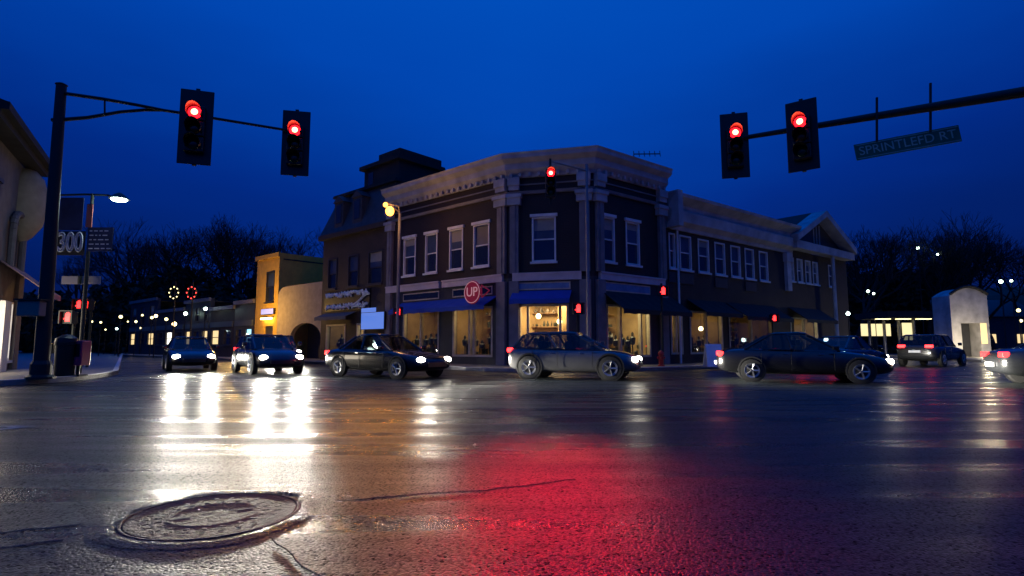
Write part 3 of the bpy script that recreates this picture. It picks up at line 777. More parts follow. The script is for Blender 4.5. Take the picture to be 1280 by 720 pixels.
m = MB(); F6.box(m, -.1, F6.len + .1, .003, .15, 7.6, 7.92); m.build('coping', M['ochre'], r6)
window(F6, r6, a, b, 4.3, 6.6, frame='shopdark', hood=False)
m = MB(); F6.box(m, a - .05, b + .05, -.2, -.1, .15, 2.5); m.build('door', M['shopdark'], r6)
m = MB(); F6.box(m, 0, F6.len, -6, -.3, 7.4, 7.5); m.build('roof', M['roof'], r6)
s6 = thing('lit_sign', F6.p(a, 0, 3.3), 'small lit white and blue sign on the ochre tower front', 'sign')
m = MB(); F6.box(m, a - .35, b + .35, .05, .17, 3.35, 3.8); m.build('box', M['black'], s6)
M['signface'] = emit('lit_sign_face', (.5, .5, 1.0), .9)
m = MB(); F6.box(m, a - .32, b + .32, .172, .18, 3.38, 3.77); m.build('face', M['signface'], s6)
lp = thing('wall_lamp', F6.p(a, 0, 3.1), 'bright amber lamp under the sign on the ochre tower', 'lamp')
M['amber'] = emit('amber_lamp', (1, .6, .15), 14)
m = MB(); F6.box(m, a - .1, b + .1, .1, .3, 2.98, 3.12); m.build('diffuser', M['amber'], lp)
m = MB(); F6.box(m, a - .15, b + .15, .003, .32, 3.125, 3.2); m.build('hood', M['black'], lp)
def point(name, loc, power, col, rad=.12, parent=None):
    ld = bpy.data.lights.new(name, 'POINT'); ld.energy = power; ld.color = col; ld.shadow_soft_size = rad
    o = bpy.data.objects.new(name, ld); COL.objects.link(o)
    if parent: o.parent = parent; o.location = Vector(loc) - woff(parent)
    else: o.location = loc
    return o
point('lamp_light', F6.p(a - .5, 2.6, 3.4), 560, (1, .58, .14), .1, lp)  # light hung well out from its fixture to brighten the building fronts

# ------------------------------------------------------------------ low shops down the street
rng = random.Random(11)
s = 17.0
specs = [(3.6, 4.6, 'litblue', 'low dark shop with a bright blue lit window beside the ochre tower'), (5.0, 4.3, 'litwin', 'low dark shop with a pale lit fascia down the left street'),
         (6.0, 5.2, 'litwin', 'two-storey dark shop with dim warm windows down the left street'), (8.0, 4.6, 'litwhite', 'wide low dark shop with white lit windows down the left street'),
         (9.0, 6.0, 'litwin', 'tallest dark house at the far end of the left street')]
for k, (wd, h, lm, lab) in enumerate(specs):
    F = Fac(PL + dL * s, PL + dL * (s + wd))
    r = thing('street_shop', F.p(wd / 2, 0, 0), lab, 'building', 'small shops along the left street')
    F.P0 = F.P0
    hs = []; nwin = 2 if wd < 6 else 3
    for i in range(nwin): c_ = wd * (i + .5) / nwin; hs.append((c_ - wd / nwin * .32, c_ + wd / nwin * .32, 1.1, 2.4))
    up = [(x0 + .2, x1 - .2, 3.2, h - .7) for x0, x1, _, _ in hs] if h > 4.7 else []
    m = MB(); F.wall(m, .02, wd, .14, h, hs + up); m.build('wall', M['brickB' if k % 2 else 'shopdark'], r)
    m = MB(); F.box(m, 0, wd, -8, -.3, h - .3, h - .2); m.build('roof', M['roof'], r)
    m = MB(); F.box(m, 0, wd, .003, .2, h - .25, h + .05); m.build('coping', M['pil'], r)
    m = MB(); F.box(m, .2, wd - .2, .003, .1, 2.6, 3.05); m.build('fascia', M['awngrey'], r)
    for i, (x0, x1, z0, z1) in enumerate(hs): window(F, r, x0, x1, z0, z1, lit=(lm if (i + k) % 2 == 0 or k in (0,) and i == 0 else 'pane'), frame='shopdark', hood=False)
    for (x0, x1, z0, z1) in up: window(F, r, x0, x1, z0, z1, frame='shopdark', hood=False)
    s += wd

# ------------------------------------------------------------------ building at the left edge of the frame
PLe0 = Vector((-16.1, 16.5)); PLe1 = Vector((-19.65, 22.6))
r7 = thing('arcaded_building', (*PLe0, 0), 'pale stone building with bay window and arches at the left edge', 'building')
F7 = Fac(PLe0, PLe1)
M['stone'] = mat('pale_stone', (.15, .13, .12), .7, var=.2, bump=.3)
m = MB(); F7.wall(m, 0, F7.len, .14, 8.0, [(F7.len - 2.6, F7.len - .9, .5, 2.7), (1.0, 3.4, .5, 2.9), (F7.len - 2.3, F7.len - 1.2, 4.0, 5.6), (1.2, 3.0, 4.2, 6.6)])
F7.box(m, F7.len - .3, F7.len, -8, -.3, .14, 8.0); m.build('wall', M['stone'], r7)
window(F7, r7, F7.len - 2.6, F7.len - .9, .5, 2.7, lit='litwhite', hood=False); window(F7, r7, 1.0, 3.4, .5, 2.9, lit='litshop', hood=False)
window(F7, r7, F7.len - 2.3, F7.len - 1.2, 4.0, 5.6, frame='shopdark'); window(F7, r7, 1.2, 3.0, 4.2, 6.6, frame='shopdark')
m = MB(); F7.box(m, -.1, F7.len + .2, .003, .55, 8.0, 8.25); F7.box(m, -.1, F7.len + .3, .003, .75, 8.25, 8.5); 
Mx = F7.M(); m.add([(-.1, .7, 8.5), (F7.len + .3, .7, 8.5), (F7.len + .3, -3, 9.6), (-.1, -3, 9.6), (-.1, -3, 8.5), (F7.len + .3, -3, 8.5)], [(0,1,2,3),(0,3,4),(1,5,2),(3,2,5,4),(0,4,5,1)], Mx)
m.build('roof', M['roof'], r7)
# rounded bay hanging from the upper floor
m = MB(); c7 = F7.p(F7.len - .95, .1, 0)
m.lathe([(.05, 5.0), (.35, 5.3), (.62, 5.75), (.66, 6.2), (.66, 7.2), (.55, 7.6), (.3, 7.9), (.05, 7.98)], (c7.x, c7.y, 0), 20); m.build('round_bay', M['tan'], r7, smooth=True)
# arch hood
m = MB(); cc = F7.p(F7.len - 1.75, .15, 4.9)
pts = [F7.p(F7.len - 1.75 + .8 * math.cos(t), .15, 5.3 + .7 * math.sin(t)) for t in [PI * i / 12 for i in range(13)]]
m.path([F7.p(F7.len - .95, .15, 3.9)] + pts + [F7.p(F7.len - 2.55, .15, 3.9)], .12, 8); m.build('arch_moulding', M['stone'], r7)
awning(F7, r7, F7.len - 3.2, F7.len + .1, 4.05, 2.85, 1.3, 'salmon')
m = MB(); F7.box(m, F7.len - .75, F7.len + .02, .003, .12, .14, 3.9); m.build('pilaster', M['stone'], r7)
M['clothpale'] = mat('pale_plaster_base', (.7, .66, .6), .7)
m = MB(); F7.box(m, F7.len - 3.6, F7.len - 2.75, .003, .35, .14, 2.6); m.build('pier', M['clothpale'], r7)

# railing on the pavement behind the pole
rr = thing('railing', (-16.5, 21.5, .14), 'low dark metal railing on the pavement behind the traffic pole', 'railing')
m = MB(); pa, pb = Vector((-17.2, 21.0, .14)), Vector((-19.2, 25.6, .14))
m.tube(pa + Vector((0,0,1.0)), pb + Vector((0,0,1.0)), .03, n=6); m.tube(pa + Vector((0,0,.15)), pb + Vector((0,0,.15)), .025, n=6)
m.build('rail', M['black'], rr)
m = MB()
for i in range(24): q = pa.lerp(pb, i / 23); m.tube(q, q + Vector((0, 0, 1.0)), .015, n=5)
m.build('balusters', M['black'], rr)
for k, (x, y) in enumerate(((-17.2, 21.0), (-19.2, 25.6))):
    MB().tube((x, y, .14), (x, y, 1.35), .06).build('post', M['black'], rr)

# ------------------------------------------------------------------ traffic signals
def make_head(scale=1.0, on=True):
    """three-lens signal facing -Y, top of backplate at z=0"""
    r = thing('traffic_light', (0, 0, 0), 'x', 'traffic light', 'overhead traffic lights')
    W, Hh = .42 * scale, 1.06 * scale
    m = MB(); m.box(-W, W, .03, .07, -2 * Hh, 0); m.build('backplate', M['black'], r, bevel=.02)
    m = MB()
    for k in range(3):
        zc = -1.16 + (1 - k) * .44 * scale; m.box(-.24*scale, .24*scale, -.16, .029, zc - .213*scale, zc + .213*scale)
        m.box(-.22*scale, .22*scale, .071, .26, zc - .20*scale, zc + .20*scale)
    m.build('housing', M['black'], r, bevel=.03)
    for k, mt in enumerate(('redL', 'offA', 'offG')):
        zc = -1.16 + (1 - k) * .44 * scale
        m = MB(); Mx = Matrix.Translation((0, -.163, zc)) @ Matrix.Rotation(PI/2, 4, 'X')
        m.lathe([(.17*scale, 0), (.165*scale, .02), (.11*scale, .05), (.02, .06)], (0,0,0), 20, Mx); ln = m.build('lens', M[mt], r, smooth='all')
        if k == 0 and on:
            m = MB(); m.lathe([(.085*scale, .053), (.06*scale, .068), (.01, .074)], (0,0,0), 16, Mx); m.build('lamp_core', M['redC'], ln, smooth='all')
        # visor: open tube cut away underneath
        m = MB(); n = 14
        for i in range(n):
            a0 = R(-35) + R(250) * i / n; a1 = R(-35) + R(250) * (i + 1) / n
            c0, s0_, c1, s1_ = math.cos(a0), math.sin(a0), math.cos(a1), math.sin(a1); rA, rB = .19*scale, .203*scale
            d0 = .2 + .16 * max(0, s0_); d1 = .2 + .16 * max(0, s1_); d0 *= scale; d1 *= scale
            vs = [(rA*c0, -.16, zc+rA*s0_), (rA*c1, -.16, zc+rA*s1_), (rA*c1, -.16-d1, zc+rA*s1_), (rA*c0, -.16-d0, zc+rA*s0_),
                  (rB*c0, -.16, zc+rB*s0_), (rB*c1, -.16, zc+rB*s1_), (rB*c1, -.16-d1, zc+rB*s1_), (rB*c0, -.16-d0, zc+rB*s0_)]
            m.add(vs, [(0,3,2,1),(4,5,6,7),(2,3,7,6)])
        m.build('visor', M['black'], r)
    m = MB(); m.box(-.05, .05, .072, .13, -2*Hh - .02, .06); m.build('mount', M['pole'], r)
    return r
head0 = make_head()
def red_glow(root_, c, power, rad=.16):
    ld = bpy.data.lights.new('signal_light', 'SPOT'); ld.energy = power; ld.color = (1, .012, .02); ld.shadow_soft_size = rad; ld.spot_size = R(20); ld.spot_blend = 1
    o = bpy.data.objects.new('signal_light', ld); COL.objects.link(o); o.parent = root_
    return o
def place_head(px, ptop, pbot, Y, label, rz, power, first=False, tilt=0):
    o = head0 if first else copy_tree(head0)
    top = at(px, ptop, Y); bot = at(px, pbot, Y)
    k = (top.z - bot.z) / 2.12
    o.location = top; o.scale = (k, k, k); o.rotation_euler = (0, tilt, rz); o['label'] = label
    if power:
        l = red_glow(o, None, power); l.location = (0, -.42, -.72); l.rotation_euler = (R(-71), 0, R(-4))
    return o
hA = place_head(247, 112, 205, 17.0, 'red traffic light nearest the left pole on the left mast arm', R(18), 10, True)
hB = place_head(371, 138, 219, 18.5, 'red traffic light at the outer end of the left mast arm', R(12), 10)
hC = place_head(917, 141, 222, 18.5, 'red traffic light at the outer tip of the right mast arm', R(-14), 12)
hD = place_head(1000, 125, 213, 17.2, 'dimly seen red traffic light second from the tip on the right mast arm', R(-38), 0)
hA.rotation_euler[1] = 0

# left mast pole with curved truss arm
pb = Vector((-12.96, 15.8, .14))
tp = at(77, 106, 15.8); pb.x = at(50, 478, 15.8).x; ptop = Vector((tp.x, 15.8, tp.z))
mp_ = thing('traffic_pole', pb, 'tall dark traffic pole on the left pavement corner with curved mast arm', 'traffic pole')
m = MB(); m.tube(pb, ptop, .19, .13, 16); m.tube(ptop, ptop + Vector((0, 0, .06)), .16, .05, 12); m.build('pole', M['pole'], mp_, smooth=True)
m = MB(); m.lathe([(.34, 0), (.34, .06), (.25, .12), (.25, .4), (.2, .5)], pb, 16); m.build('base', M['pole'], mp_)
e2 = at(360, 163, 18.4); e1 = at(225, 141, 17.05); jn = at(205, 138, 16.9)
u0 = at(82, 117, 15.8); l0 = at(74, 150, 15.8)
m = MB(); m.path([u0, at(130, 124, 16.2), at(170, 131, 16.5), jn, e1, e2, e2 + (e2 - e1).normalized() * .5], [.055, .055, .05, .05, .05, .045, .04], 8)
m.path([l0 - Vector((.2, 0, 0)), l0, at(110, 147, 16.1), at(150, 140, 16.4), at(180, 137.5, 16.7), jn], [.06, .06, .055, .05, .05, .04], 8)
m.tube(at(131, 124, 16.2), at(131, 144, 16.2), .025); m.build('mast_arm', M['pole'], mp_, smooth=True)
# cabinet back on the pole (pedestrian signal seen from behind)
q0 = at(37, 377, 15.75); q1 = at(63, 396, 15.75)
m = MB(); m.box(q0.x, q1.x, 15.35, 15.6, q1.z, q0.z); m.build('signal_box', mat('beige_box', (.30, .22, .17), .6), mp_, bevel=.03)
m = MB(); m.box(q0.x - .06, q1.x + .06, 15.3, 15.62, q0.z, q0.z + .05); m.build('box_lid', M['pole'], mp_)

# right mast arm with pole outside the frame
e0 = at(925, 173, 18.5); e9 = at(1280, 115, 15.1); dd = (e9 - e0).normalized(); foot = e9 + dd * 3.6
mr = thing('traffic_pole', (foot.x, foot.y, 0), 'long dark tapering mast arm entering from the right edge of the picture', 'traffic pole')
m = MB(); m.tube(e0 - dd * .3, foot, .07, .19, 12); m.build('mast_arm', M['pole'], mr, smooth=True)
m = MB(); m.tube((foot.x, foot.y, 0), (foot.x, foot.y, foot.z + .5), .22, .18, 16); m.build('pole', M['pole'], mr, smooth=True)
m = MB(); m.lathe([(.4, 0), (.4, .08), (.28, .14), (.28, .5), (.23, .6)], (foot.x, foot.y, 0), 16); m.build('base', M['pole'], mr)
pavement('traffic_island', [(foot.x - 1.4, foot.y - 1.2), (foot.x + 3, foot.y - 2), (foot.x + 3, foot.y + 2), (foot.x - .6, foot.y + 1.4)], [])
# street name sign with two hanger rods
Y1, Y2 = 16.85, 16.1
a_ = at(1067, 181, Y1); a2 = at(1068, 201, Y1); b_ = at(1198, 156, Y2); 
ss = thing('street_name_sign', a2, 'green street name sign hanging under the right mast arm', 'street sign')
dx = Vector((b_.x - a_.x, b_.y - a_.y, b_.z - a_.z)); Ln_ = dx.length; dx.normalize(); up = Vector((0, 0, 1)); nn = dx.cross(up).normalized(); up = nn.cross(dx)
hgt = (a_ - a2).length
Mg = Matrix(((dx.x, up.x, nn.x, a_.x), (dx.y, up.y, nn.y, a_.y), (dx.z, up.z, nn.z, a_.z), (0, 0, 0, 1)))
m = MB(); m.box(0, Ln_, -hgt, 0, -.03, 0, Mg); m.build('plate', M['signgreen'], ss, bevel=.01)
m = MB(); 
for bx in ((.03, Ln_-.03, -.055, -.035), (.03, Ln_-.03, -hgt+.035, -hgt+.055)): m.box(bx[0], bx[1], bx[2], bx[3], .002, .006, Mg)
m.build('border', M['signletter'], ss)
text_mesh('SPRINTLEFD RT', hgt * .74, Mg @ Matrix.Translation((Ln_ / 2, -hgt / 2, .005)), M['signletter'], 'letters', ss, .004)
m = MB()
for px, y0, y1, yy in ((1096, 122, 177, 16.7), (1163, 104, 165, 16.28)):
    m.tube(at(px, y0, yy - .12), at(px, y1, yy - .12), .035, n=8)
m.build('hanger_rods', M['pole'], ss)

# middle signal on its own pole in front of the corner building
pm = at(733, 205, 22.6); base = Vector((pm.x, 22.6, .14))
mm = thing('signal_pole', base, 'slim grey pole at the cut-off corner carrying the middle red light', 'traffic pole')
m = MB(); m.tube(base, (pm.x, 22.6, pm.z), .085, .06, 12); m.lathe([(.2, 0), (.2, .1), (.12, .3)], base); m.build('pole', M['steel'], mm, smooth=True)
pe = at(690, 200, 21.4); m = MB(); m.path([Vector((pm.x, 22.6, pm.z - .3)), Vector((pm.x - .5, 22.3, pm.z - .25)), Vector((pe.x, 21.7, pm.z - .2))], [.04, .035, .03], 8); m.build('arm', M['steel'], mm, smooth=True)
hM = place_head(688, 199, 255, 21.4, 'single bright red traffic light in front of the cornice of the corner building', 0, 7000)
for ch in list(hM.children):
    if ch.name.startswith('backplate'): bpy.data.objects.remove(ch)
# pedestrian signals
def ped(px, py, Y, lab, first=None, pole=True, size=.34, wheelz=.14):
    c = at(px, py, Y)
    if first is None:
        r = thing('pedestrian_signal', (0, 0, 0), lab, 'pedestrian signal', 'red pedestrian signals on posts')
        m = MB(); m.box(-.2, .2, -.02, .22, -.22, .22); m.build('housing', M['black'], r, bevel=.02)
        m = MB(); m.box(-.08, .08, -.026, -.021, -.14, .04)
        for i, (x, h) in enumerate(((-.065, .10), (-.022, .14), (.022, .15), (.065, .11))): m.box(x - .017, x + .017, -.026, -.021, .042, .04 + h)
        m.box(-.14, -.082, -.026, -.021, -.06, -.02); m.build('hand_symbol', M['redped'], r)
        m = MB(); m.box(-.22, .22, -.14, -.0201, .221, .25); m.box(-.24, -.201, -.14, .0, -.22, .25); m.box(.201, .24, -.14, .0, -.22, .25); m.build('visor', M['black'], r)
        m = MB(); m.tube((0, .3, .3), (0, .3, -2.6), .05, n=10); m.build('post', M['pole'], r); m = MB(); m.box(-.03, .03, .18, .3, -.1, .1); m.build('bracket', M['pole'], r)
    else:
        r = copy_tree(first); r['label'] = lab
    r.location = c
    for ch in r.children:
        if ch.name.startswith('post'):
            ch.scale = (1, 1, (c.z - wheelz) / 2.6) if True else 1
    return r
ped0 = ped(85, 397, 20.5, 'red hand signal on a short post left of the street, lower of two')
ped(498, 390, 28.5, 'red hand signal at the left end of the blue awning', ped0)
ped(723, 386, 23.2, 'red hand signal on a post right of the corner doorway', ped0)
ped(829, 364, 25.2, 'red hand signal high on a post by the black awning', ped0)
ped(968, 398, 33.0, 'red hand signal between the black awnings on the right row', ped0)
for x, y, Yx, lb in ((99, 381, 24, 'left one of two red lights side by side over the left street'), (108, 381, 24.3, 'right one of two red lights side by side over the left street')):
    q = ped(x, y, Yx, lb, ped0)

# ------------------------------------------------------------------ banner pole and street lamps
bp_ = at(107, 360, 19.0); bt = at(107, 244, 19.0)
base = Vector((bp_.x, 19.0, .14))
bn = thing('banner_pole', base, 'dark street pole carrying two banners behind the left traffic pole', 'street pole')
m = MB(); m.tube(base, (bp_.x, 19.0, bt.z + .05), .07, .05, 10); m.build('pole', M['pole'], bn)
arm = [at(74, 244, 19.0), at(107, 243, 19.0), at(135, 244, 19.0), at(143, 247, 19.0)]
m = MB(); m.path(arm, .035, 6); m.build('lamp_arm', M['pole'], bn)
hd = at(149, 249, 19.0)
m = MB(); m.lathe([(.05, .22), (.16, .15), (.30, .02), (.31, 0), (.05, 0)], hd, 16); m.build('lamp_hood', M['black'], bn)
m = MB(); m.lathe([(.20, -.06), (.25, -.005), (.05, .0)], hd, 16); m.build('lamp_lens', M['whlamp'], bn)
point('lamp_light', hd - Vector((0, 0, .2)), 90, (.8, 1, .93), .15, bn)
M['bannerblue'] = mat('dark_blue_banner', (.01, .02, .07), .8, var=.3, vs=3)
M['bannerblack'] = mat('black_banner', (.008, .008, .012), .8)
M['bannerred'] = mat('faded_red_banner', (.32, .08, .07), .8)
M['bannerwhite'] = mat('banner_white_print', (.55, .55, .58), .7)
y0b = 18.9
A, B = at(76, 247, y0b), at(102, 288, y0b); m = MB(); m.box(A.x, B.x, y0b, y0b + .02, B.z, A.z); m.build('banner', M['bannerblue'], bn)
A, B = at(72, 289, y0b), at(105, 319, y0b); m = MB(); m.box(A.x, B.x, y0b, y0b + .02, B.z, A.z); b3 = m.build('banner', M['bannerblack'], bn); b3['label'] = 'black square banner with white outlined digits'
text_mesh('300', .92, Matrix.Translation(((A.x + B.x) / 2, y0b - .02, (A.z + B.z) / 2)) @ Matrix.Rotation(PI/2, 4, 'X') @ Matrix.Diagonal((.62, 1, 1, 1)), M['bannerwhite'], 'digits', b3, outline=.028)
A, B = at(109, 255, y0b), at(112, 284, y0b); m = MB(); m.box(A.x, B.x + .06, y0b, y0b + .02, B.z, A.z); b4 = m.build('banner', M['bannerred'], bn); b4['label'] = 'narrow faded red banner'
A, B = at(110, 284, y0b), at(139, 314, y0b); m = MB(); m.box(A.x, B.x, y0b + .03, y0b + .05, B.z, A.z); b5 = m.build('banner', M['bannerblue'], bn); b5['label'] = 'dark banner with faint white lines of print'
m = MB(); rng = random.Random(3)
for k in range(5):
    z = A.z - .12 - k * .15; x = A.x + .05
    while x < B.x - .15: wdt = rng.uniform(.06, .18); m.box(x, x + wdt, y0b + .024, y0b + .028, z - .02, z + .015); x += wdt + .06
m.build('print', M['bannerwhite'], b5)
A, B = at(70, 344, y0b), at(118, 354, y0b)
st_ = thing('blank_sign', Vector((A.x, y0b + .3, B.z)), 'long pale blank sign below the banners on the left', 'sign')
m = MB(); m.box(A.x, B.x, y0b + .25, y0b + .29, B.z, A.z); m.build('plate', mat('grey_plate', (.22, .2, .24), .5), st_)
m = MB(); m.box((A.x+B.x)/2 - .03, (A.x+B.x)/2 + .03, y0b + .15, y0b + .249, B.z, A.z); m.build('clamp', M['pole'], st_)

# sodium street lamp in front of the left end of the corner building
hd = at(491, 268, 28.2); base = Vector((at(497, 400, 28.2).x, 28.2, .14))
sl = thing('street_lamp', base, 'pale street lamp post glowing orange at the left end of the corner building', 'street lamp')
m = MB(); m.tube(base, (base.x, 28.2, hd.z + .1), .09, .07, 12); m.lathe([(.2, 0), (.2, .15), (.1, .4)], base); m.build('post', M['pil'], sl, smooth=True)
m = MB(); m.path([(base.x, 28.2, hd.z), (base.x, 27.9, hd.z + .35), (hd.x, 27.5, hd.z + .35)], .04, 8); m.path([(base.x, 28.2, hd.z + .1), at(486, 255, 28.0), at(482, 252, 27.8)], .035, 8); m.build('arm', M['pil'], sl)
m = MB(); m.ball((hd.x, 27.5, hd.z), .21, 14, 1.15); m.build('globe', M['sodium'], sl, smooth='all')
h2_ = at(482, 256, 27.8); m = MB(); m.ball(h2_, .12, 12); m.build('globe', M['sodium'], sl, smooth='all')
ld = bpy.data.lights.new('lamp_light', 'SPOT'); ld.energy = 1700; ld.color = (1, .40, .05); ld.spot_size = R(26); ld.spot_blend = 1; ld.shadow_soft_size = .25
lo = bpy.data.objects.new('lamp_light', ld); COL.objects.link(lo); lo.parent = sl; lo.location = Vector((hd.x, 27.1, hd.z)) - woff(sl); lo.rotation_euler = (R(-73), 0, R(8))
point('lamp_light', (hd.x, 27.0, hd.z - .1), 110, (1, .50, .12), .25, sl)

# generic post-top lamps: far street and right side
def make_lamp(name, lab, cat, grp, gm, h=4, r=.16):
    o = thing(name, (0, 0, 0), lab, cat, grp)
    MB().tube((0, 0, 0), (0, 0, 1), .06, .04, 8).build('post', M['black'], o)
    m = MB(); m.ball((0, 0, 0), r, 10); g_ = m.build('globe', M[gm], o, smooth='all'); 
    return o
lampW = make_lamp('street_lamp', 'x', 'street lamp', 'small lit street lamps far down the left street', 'warmlamp')
def put_lamp(proto, px, py, Y, lab, grp, rad=1.0, mtl=None, first=False, z0=0, power=0, col=(1, .9, .7)):
    o = proto if first else copy_tree(proto)
    c = at(px, py, Y); o.location = (c.x, c.y, z0); o['label'] = lab; o['group'] = grp
    for ch in o.children:
        if ch.name.startswith('post'): ch.scale = (rad, rad, c.z - z0)
        else:
            ch.location = (0, 0, c.z - z0); ch.scale = (rad,) * 3
            if mtl: ch.material_slots[0].link = 'OBJECT'; ch.material_slots[0].material = M[mtl]
    if power: point('lamp_light', (c.x, c.y - .3, c.z), power, col, .15, o)
    return o
M['greenish'] = emit('greenish_white_lamp', (.72, 1.0, .80), 9)
M['palelamp'] = emit('pale_yellow_lamp', (1.0, .84, .38), 4)
M['redlamp'] = emit('red_far_light', (1, .05, .04), 5)
far = [(151, 396, 48, 1.2, 'palelamp'), (146, 411, 52, .8, 'whlamp'), (160, 402, 60, .7, 'palelamp'), (170, 402, 55, 1.0, 'palelamp'), (178, 394, 60, .9, 'palelamp'), (176, 410, 62, .8, 'palelamp'),
       (190, 397, 52, 1.1, 'palelamp'), (196, 392, 60, .8, 'palelamp'), (195, 395, 50, 1.2, 'warmlamp'), (192, 412, 66, .8, 'palelamp'), (208, 399, 50, 1.2, 'palelamp'), (214, 395, 58, 1.3, 'palelamp'),
       (218, 405, 46, 1.5, 'warmlamp'), (232, 392, 52, 1.4, 'greenish'), (234, 414, 60, 1.0, 'palelamp'), (257, 386, 48, 1.2, 'whlamp'), (115, 402, 48, .7, 'palelamp'), (126, 403, 50, .8, 'palelamp'), (132, 412, 60, .7, 'palelamp'), (207, 408, 66, .8, 'palelamp')]
wordsA = ['leftmost', 'second', 'third', 'fourth', 'fifth', 'sixth', 'seventh', 'eighth', 'ninth', 'tenth', 'eleventh', 'twelfth', 'thirteenth', 'fourteenth', 'fifteenth', 'sixteenth', 'seventeenth', 'eighteenth', 'nineteenth', 'rightmost']
order = sorted(range(len(far)), key=lambda i: far[i][0])
for k, i in enumerate(order):
    px, py, Y, rd, mt_ = far[i]
    nm = {'palelamp': 'pale yellow', 'whlamp': 'cold white', 'warmlamp': 'warm yellow', 'greenish': 'greenish white'}[mt_]
    lb = 'small %s lamp far down the left street, %s counting from the left' % (nm, wordsA[k]) if 0 < k < 19 else '%s small %s lamp far down the left street' % (wordsA[k], nm)
    put_lamp(lampW, px, py, Y, lb, 'small lit street lamps far down the left street', rd * .72, mt_, first=(k == 0))
# wreath decorations on tall posts
for k, (px, py, col_) in enumerate(((218, 366, 'palelamp'), (240, 366, 'redlamp'))):
    c = at(px, py, 42); wr_ = thing('wreath_pole', (c.x, c.y, 0), ['tall post with pale lit ring decoration down the left street', 'tall post with reddish lit ring decoration down the left street'][k], 'street pole', 'posts with ring decorations')
    MB().tube((c.x, c.y + .1, 0), (c.x, c.y + .1, c.z + .8), .05, n=8).build('post', M['black'], wr_)
    m = MB(); pts = [(c.x + .34 * math.cos(t), c.y, c.z + .42 * math.sin(t)) for t in [2*PI*i/16 for i in range(17)]]; m.path(pts, .06, 6); m.build('wreath', M['leafdark'], wr_)
    m = MB(); 
    for p in pts[:-1:2]: m.ball((p[0], p[1] - .08, p[2]), .045, 6)
    m.build('bulbs', M[col_], wr_)
# right-hand lamps
lampR = make_lamp('street_lamp', 'x', 'street lamp', 'x', 'greenish')
G = 'lit lamps on the right side'
put_lamp(lampR, 1060, 392, 36, 'bright star-like white lamp right of the gabled building', G, 0.682, 'whlamp', True)
put_lamp(lampR, 1032, 424, 34.5, 'low white lamp at the foot of the pale column', G, 0.88, 'whlamp')
put_lamp(lampR, 1085, 364, 55, 'left of two small white lamps on a post before the dark hill', G, 0.82, 'greenish')
put_lamp(lampR, 1092, 367, 55, 'right of two small white lamps on a post before the dark hill', G, 0.68, 'greenish')
put_lamp(lampR, 1147, 310, 75, 'high white lamp in front of the right bare trees', G, 1.167, 'greenish')
put_lamp(lampR, 1172, 318, 75, 'tiny lamp just below the high white lamp among bare trees', G, 0.82, 'greenish')
put_lamp(lampR, 1251, 352, 60, 'left of two lamps near the right edge above the road', G, 1.16, 'greenish')
put_lamp(lampR, 1264, 351, 60, 'right of two lamps near the right edge above the road', G, 0.82, 'greenish')
put_lamp(lampR, 1273, 388, 50, 'warm lamp at the right edge beside the parked cars', G, 0.95, 'palelamp')
put_lamp(lampR, 1276, 401, 50, 'lower warm lamp at the right edge', G, 0.82, 'palelamp')

# ------------------------------------------------------------------ right background: canopy and small lit building
A = at(1085, 403, 55); B = at(1190, 403, 52)
cn = thing('filling_station_canopy', (A.x, 54, 0), 'long low canopy with warm lit underside beyond the road', 'canopy')
m = MB(); m.box(A.x, B.x, 52, 57, 3.6, 4.2); m.build('canopy_roof', M['roof'], cn)
M['canopylit'] = emit('wall_glow', (1, .85, .45), 1.1)
for k in range(4):
    x = A.x + (B.x - A.x) * (k + .5) / 4; MB().tube((x, 56, 0), (x, 56, 3.6), .14).build('column', M['steel'], cn)
m = MB(); m.box(A.x + .3, A.x + 3.2, 56.6, 56.7, 2.0, 3.2); m.box(A.x + 4.4, B.x - .3, 56.6, 56.7, 1.6, 3.3); m.build('glowing_wall', M['canopylit'], cn)  # wall panels glow by themselves, in place of lamp light falling on them
for k in range(3):
    x = A.x + (B.x - A.x) * (k + .5) / 3; m = MB(); m.box(x - .6, x + .6, 54, 54.5, 3.54, 3.598); m.build('light', M['palelamp'], cn)
cB = at(1215, 432, 47)
sb = thing('small_lit_building', (cB.x, 47, 0), 'small pale building with arched gable lit warm at right', 'building')
hw = 1.55; m = MB(); x0 = cB.x - hw; x1 = cB.x + hw; zt = at(1215, 360, 47).z
n = 12; top = [(x0 + (x1 - x0) * i / n, zt - 1.0 + 1.0 * math.sin(PI * (.12 + .76 * i / n))) for i in range(n + 1)]
for (a, za), (b, zb) in zip(top, top[1:]):
    c_ = (a + b) / 2; lo = 0.0
    if x0 + .8 < c_ < x1 - .9: lo = 2.9
    m.add([(a, 47, lo), (b, 47, lo), (b, 47, zb), (a, 47, za), (a, 49, lo), (b, 49, lo), (b, 49, zb), (a, 49, za)], [(0,1,2,3),(5,4,7,6),(3,2,6,7),(0,4,5,1),(0,3,7,4),(1,5,6,2)])
m.build('wall', M['cream'], sb)
m = MB(); m.box(x0 + .75, x1 - .85, 48, 48.2, 0, 3.0); m.build('doorway', M['shopdark'], sb)
m = MB(); pts = [(x, 46.9, z + .12) for x, z in top]; m.path(pts, .12, 6); m.build('roof_edge', M['roof'], sb)
m = MB(); m.box(x1 - .75, x1 - .25, 46.96, 46.99, 1.2, 2.9); m.build('window', M['litwin'], sb)
point('front_fill', (cB.x - .6, 44.8, 1.2), 420, (1, .86, .55), .2, sb)  # added light with no fixture, warms and brightens the front wall
hs_ = thing('house', (66, 78, 0), 'dark house with dim yellow windows behind the filling station', 'building')
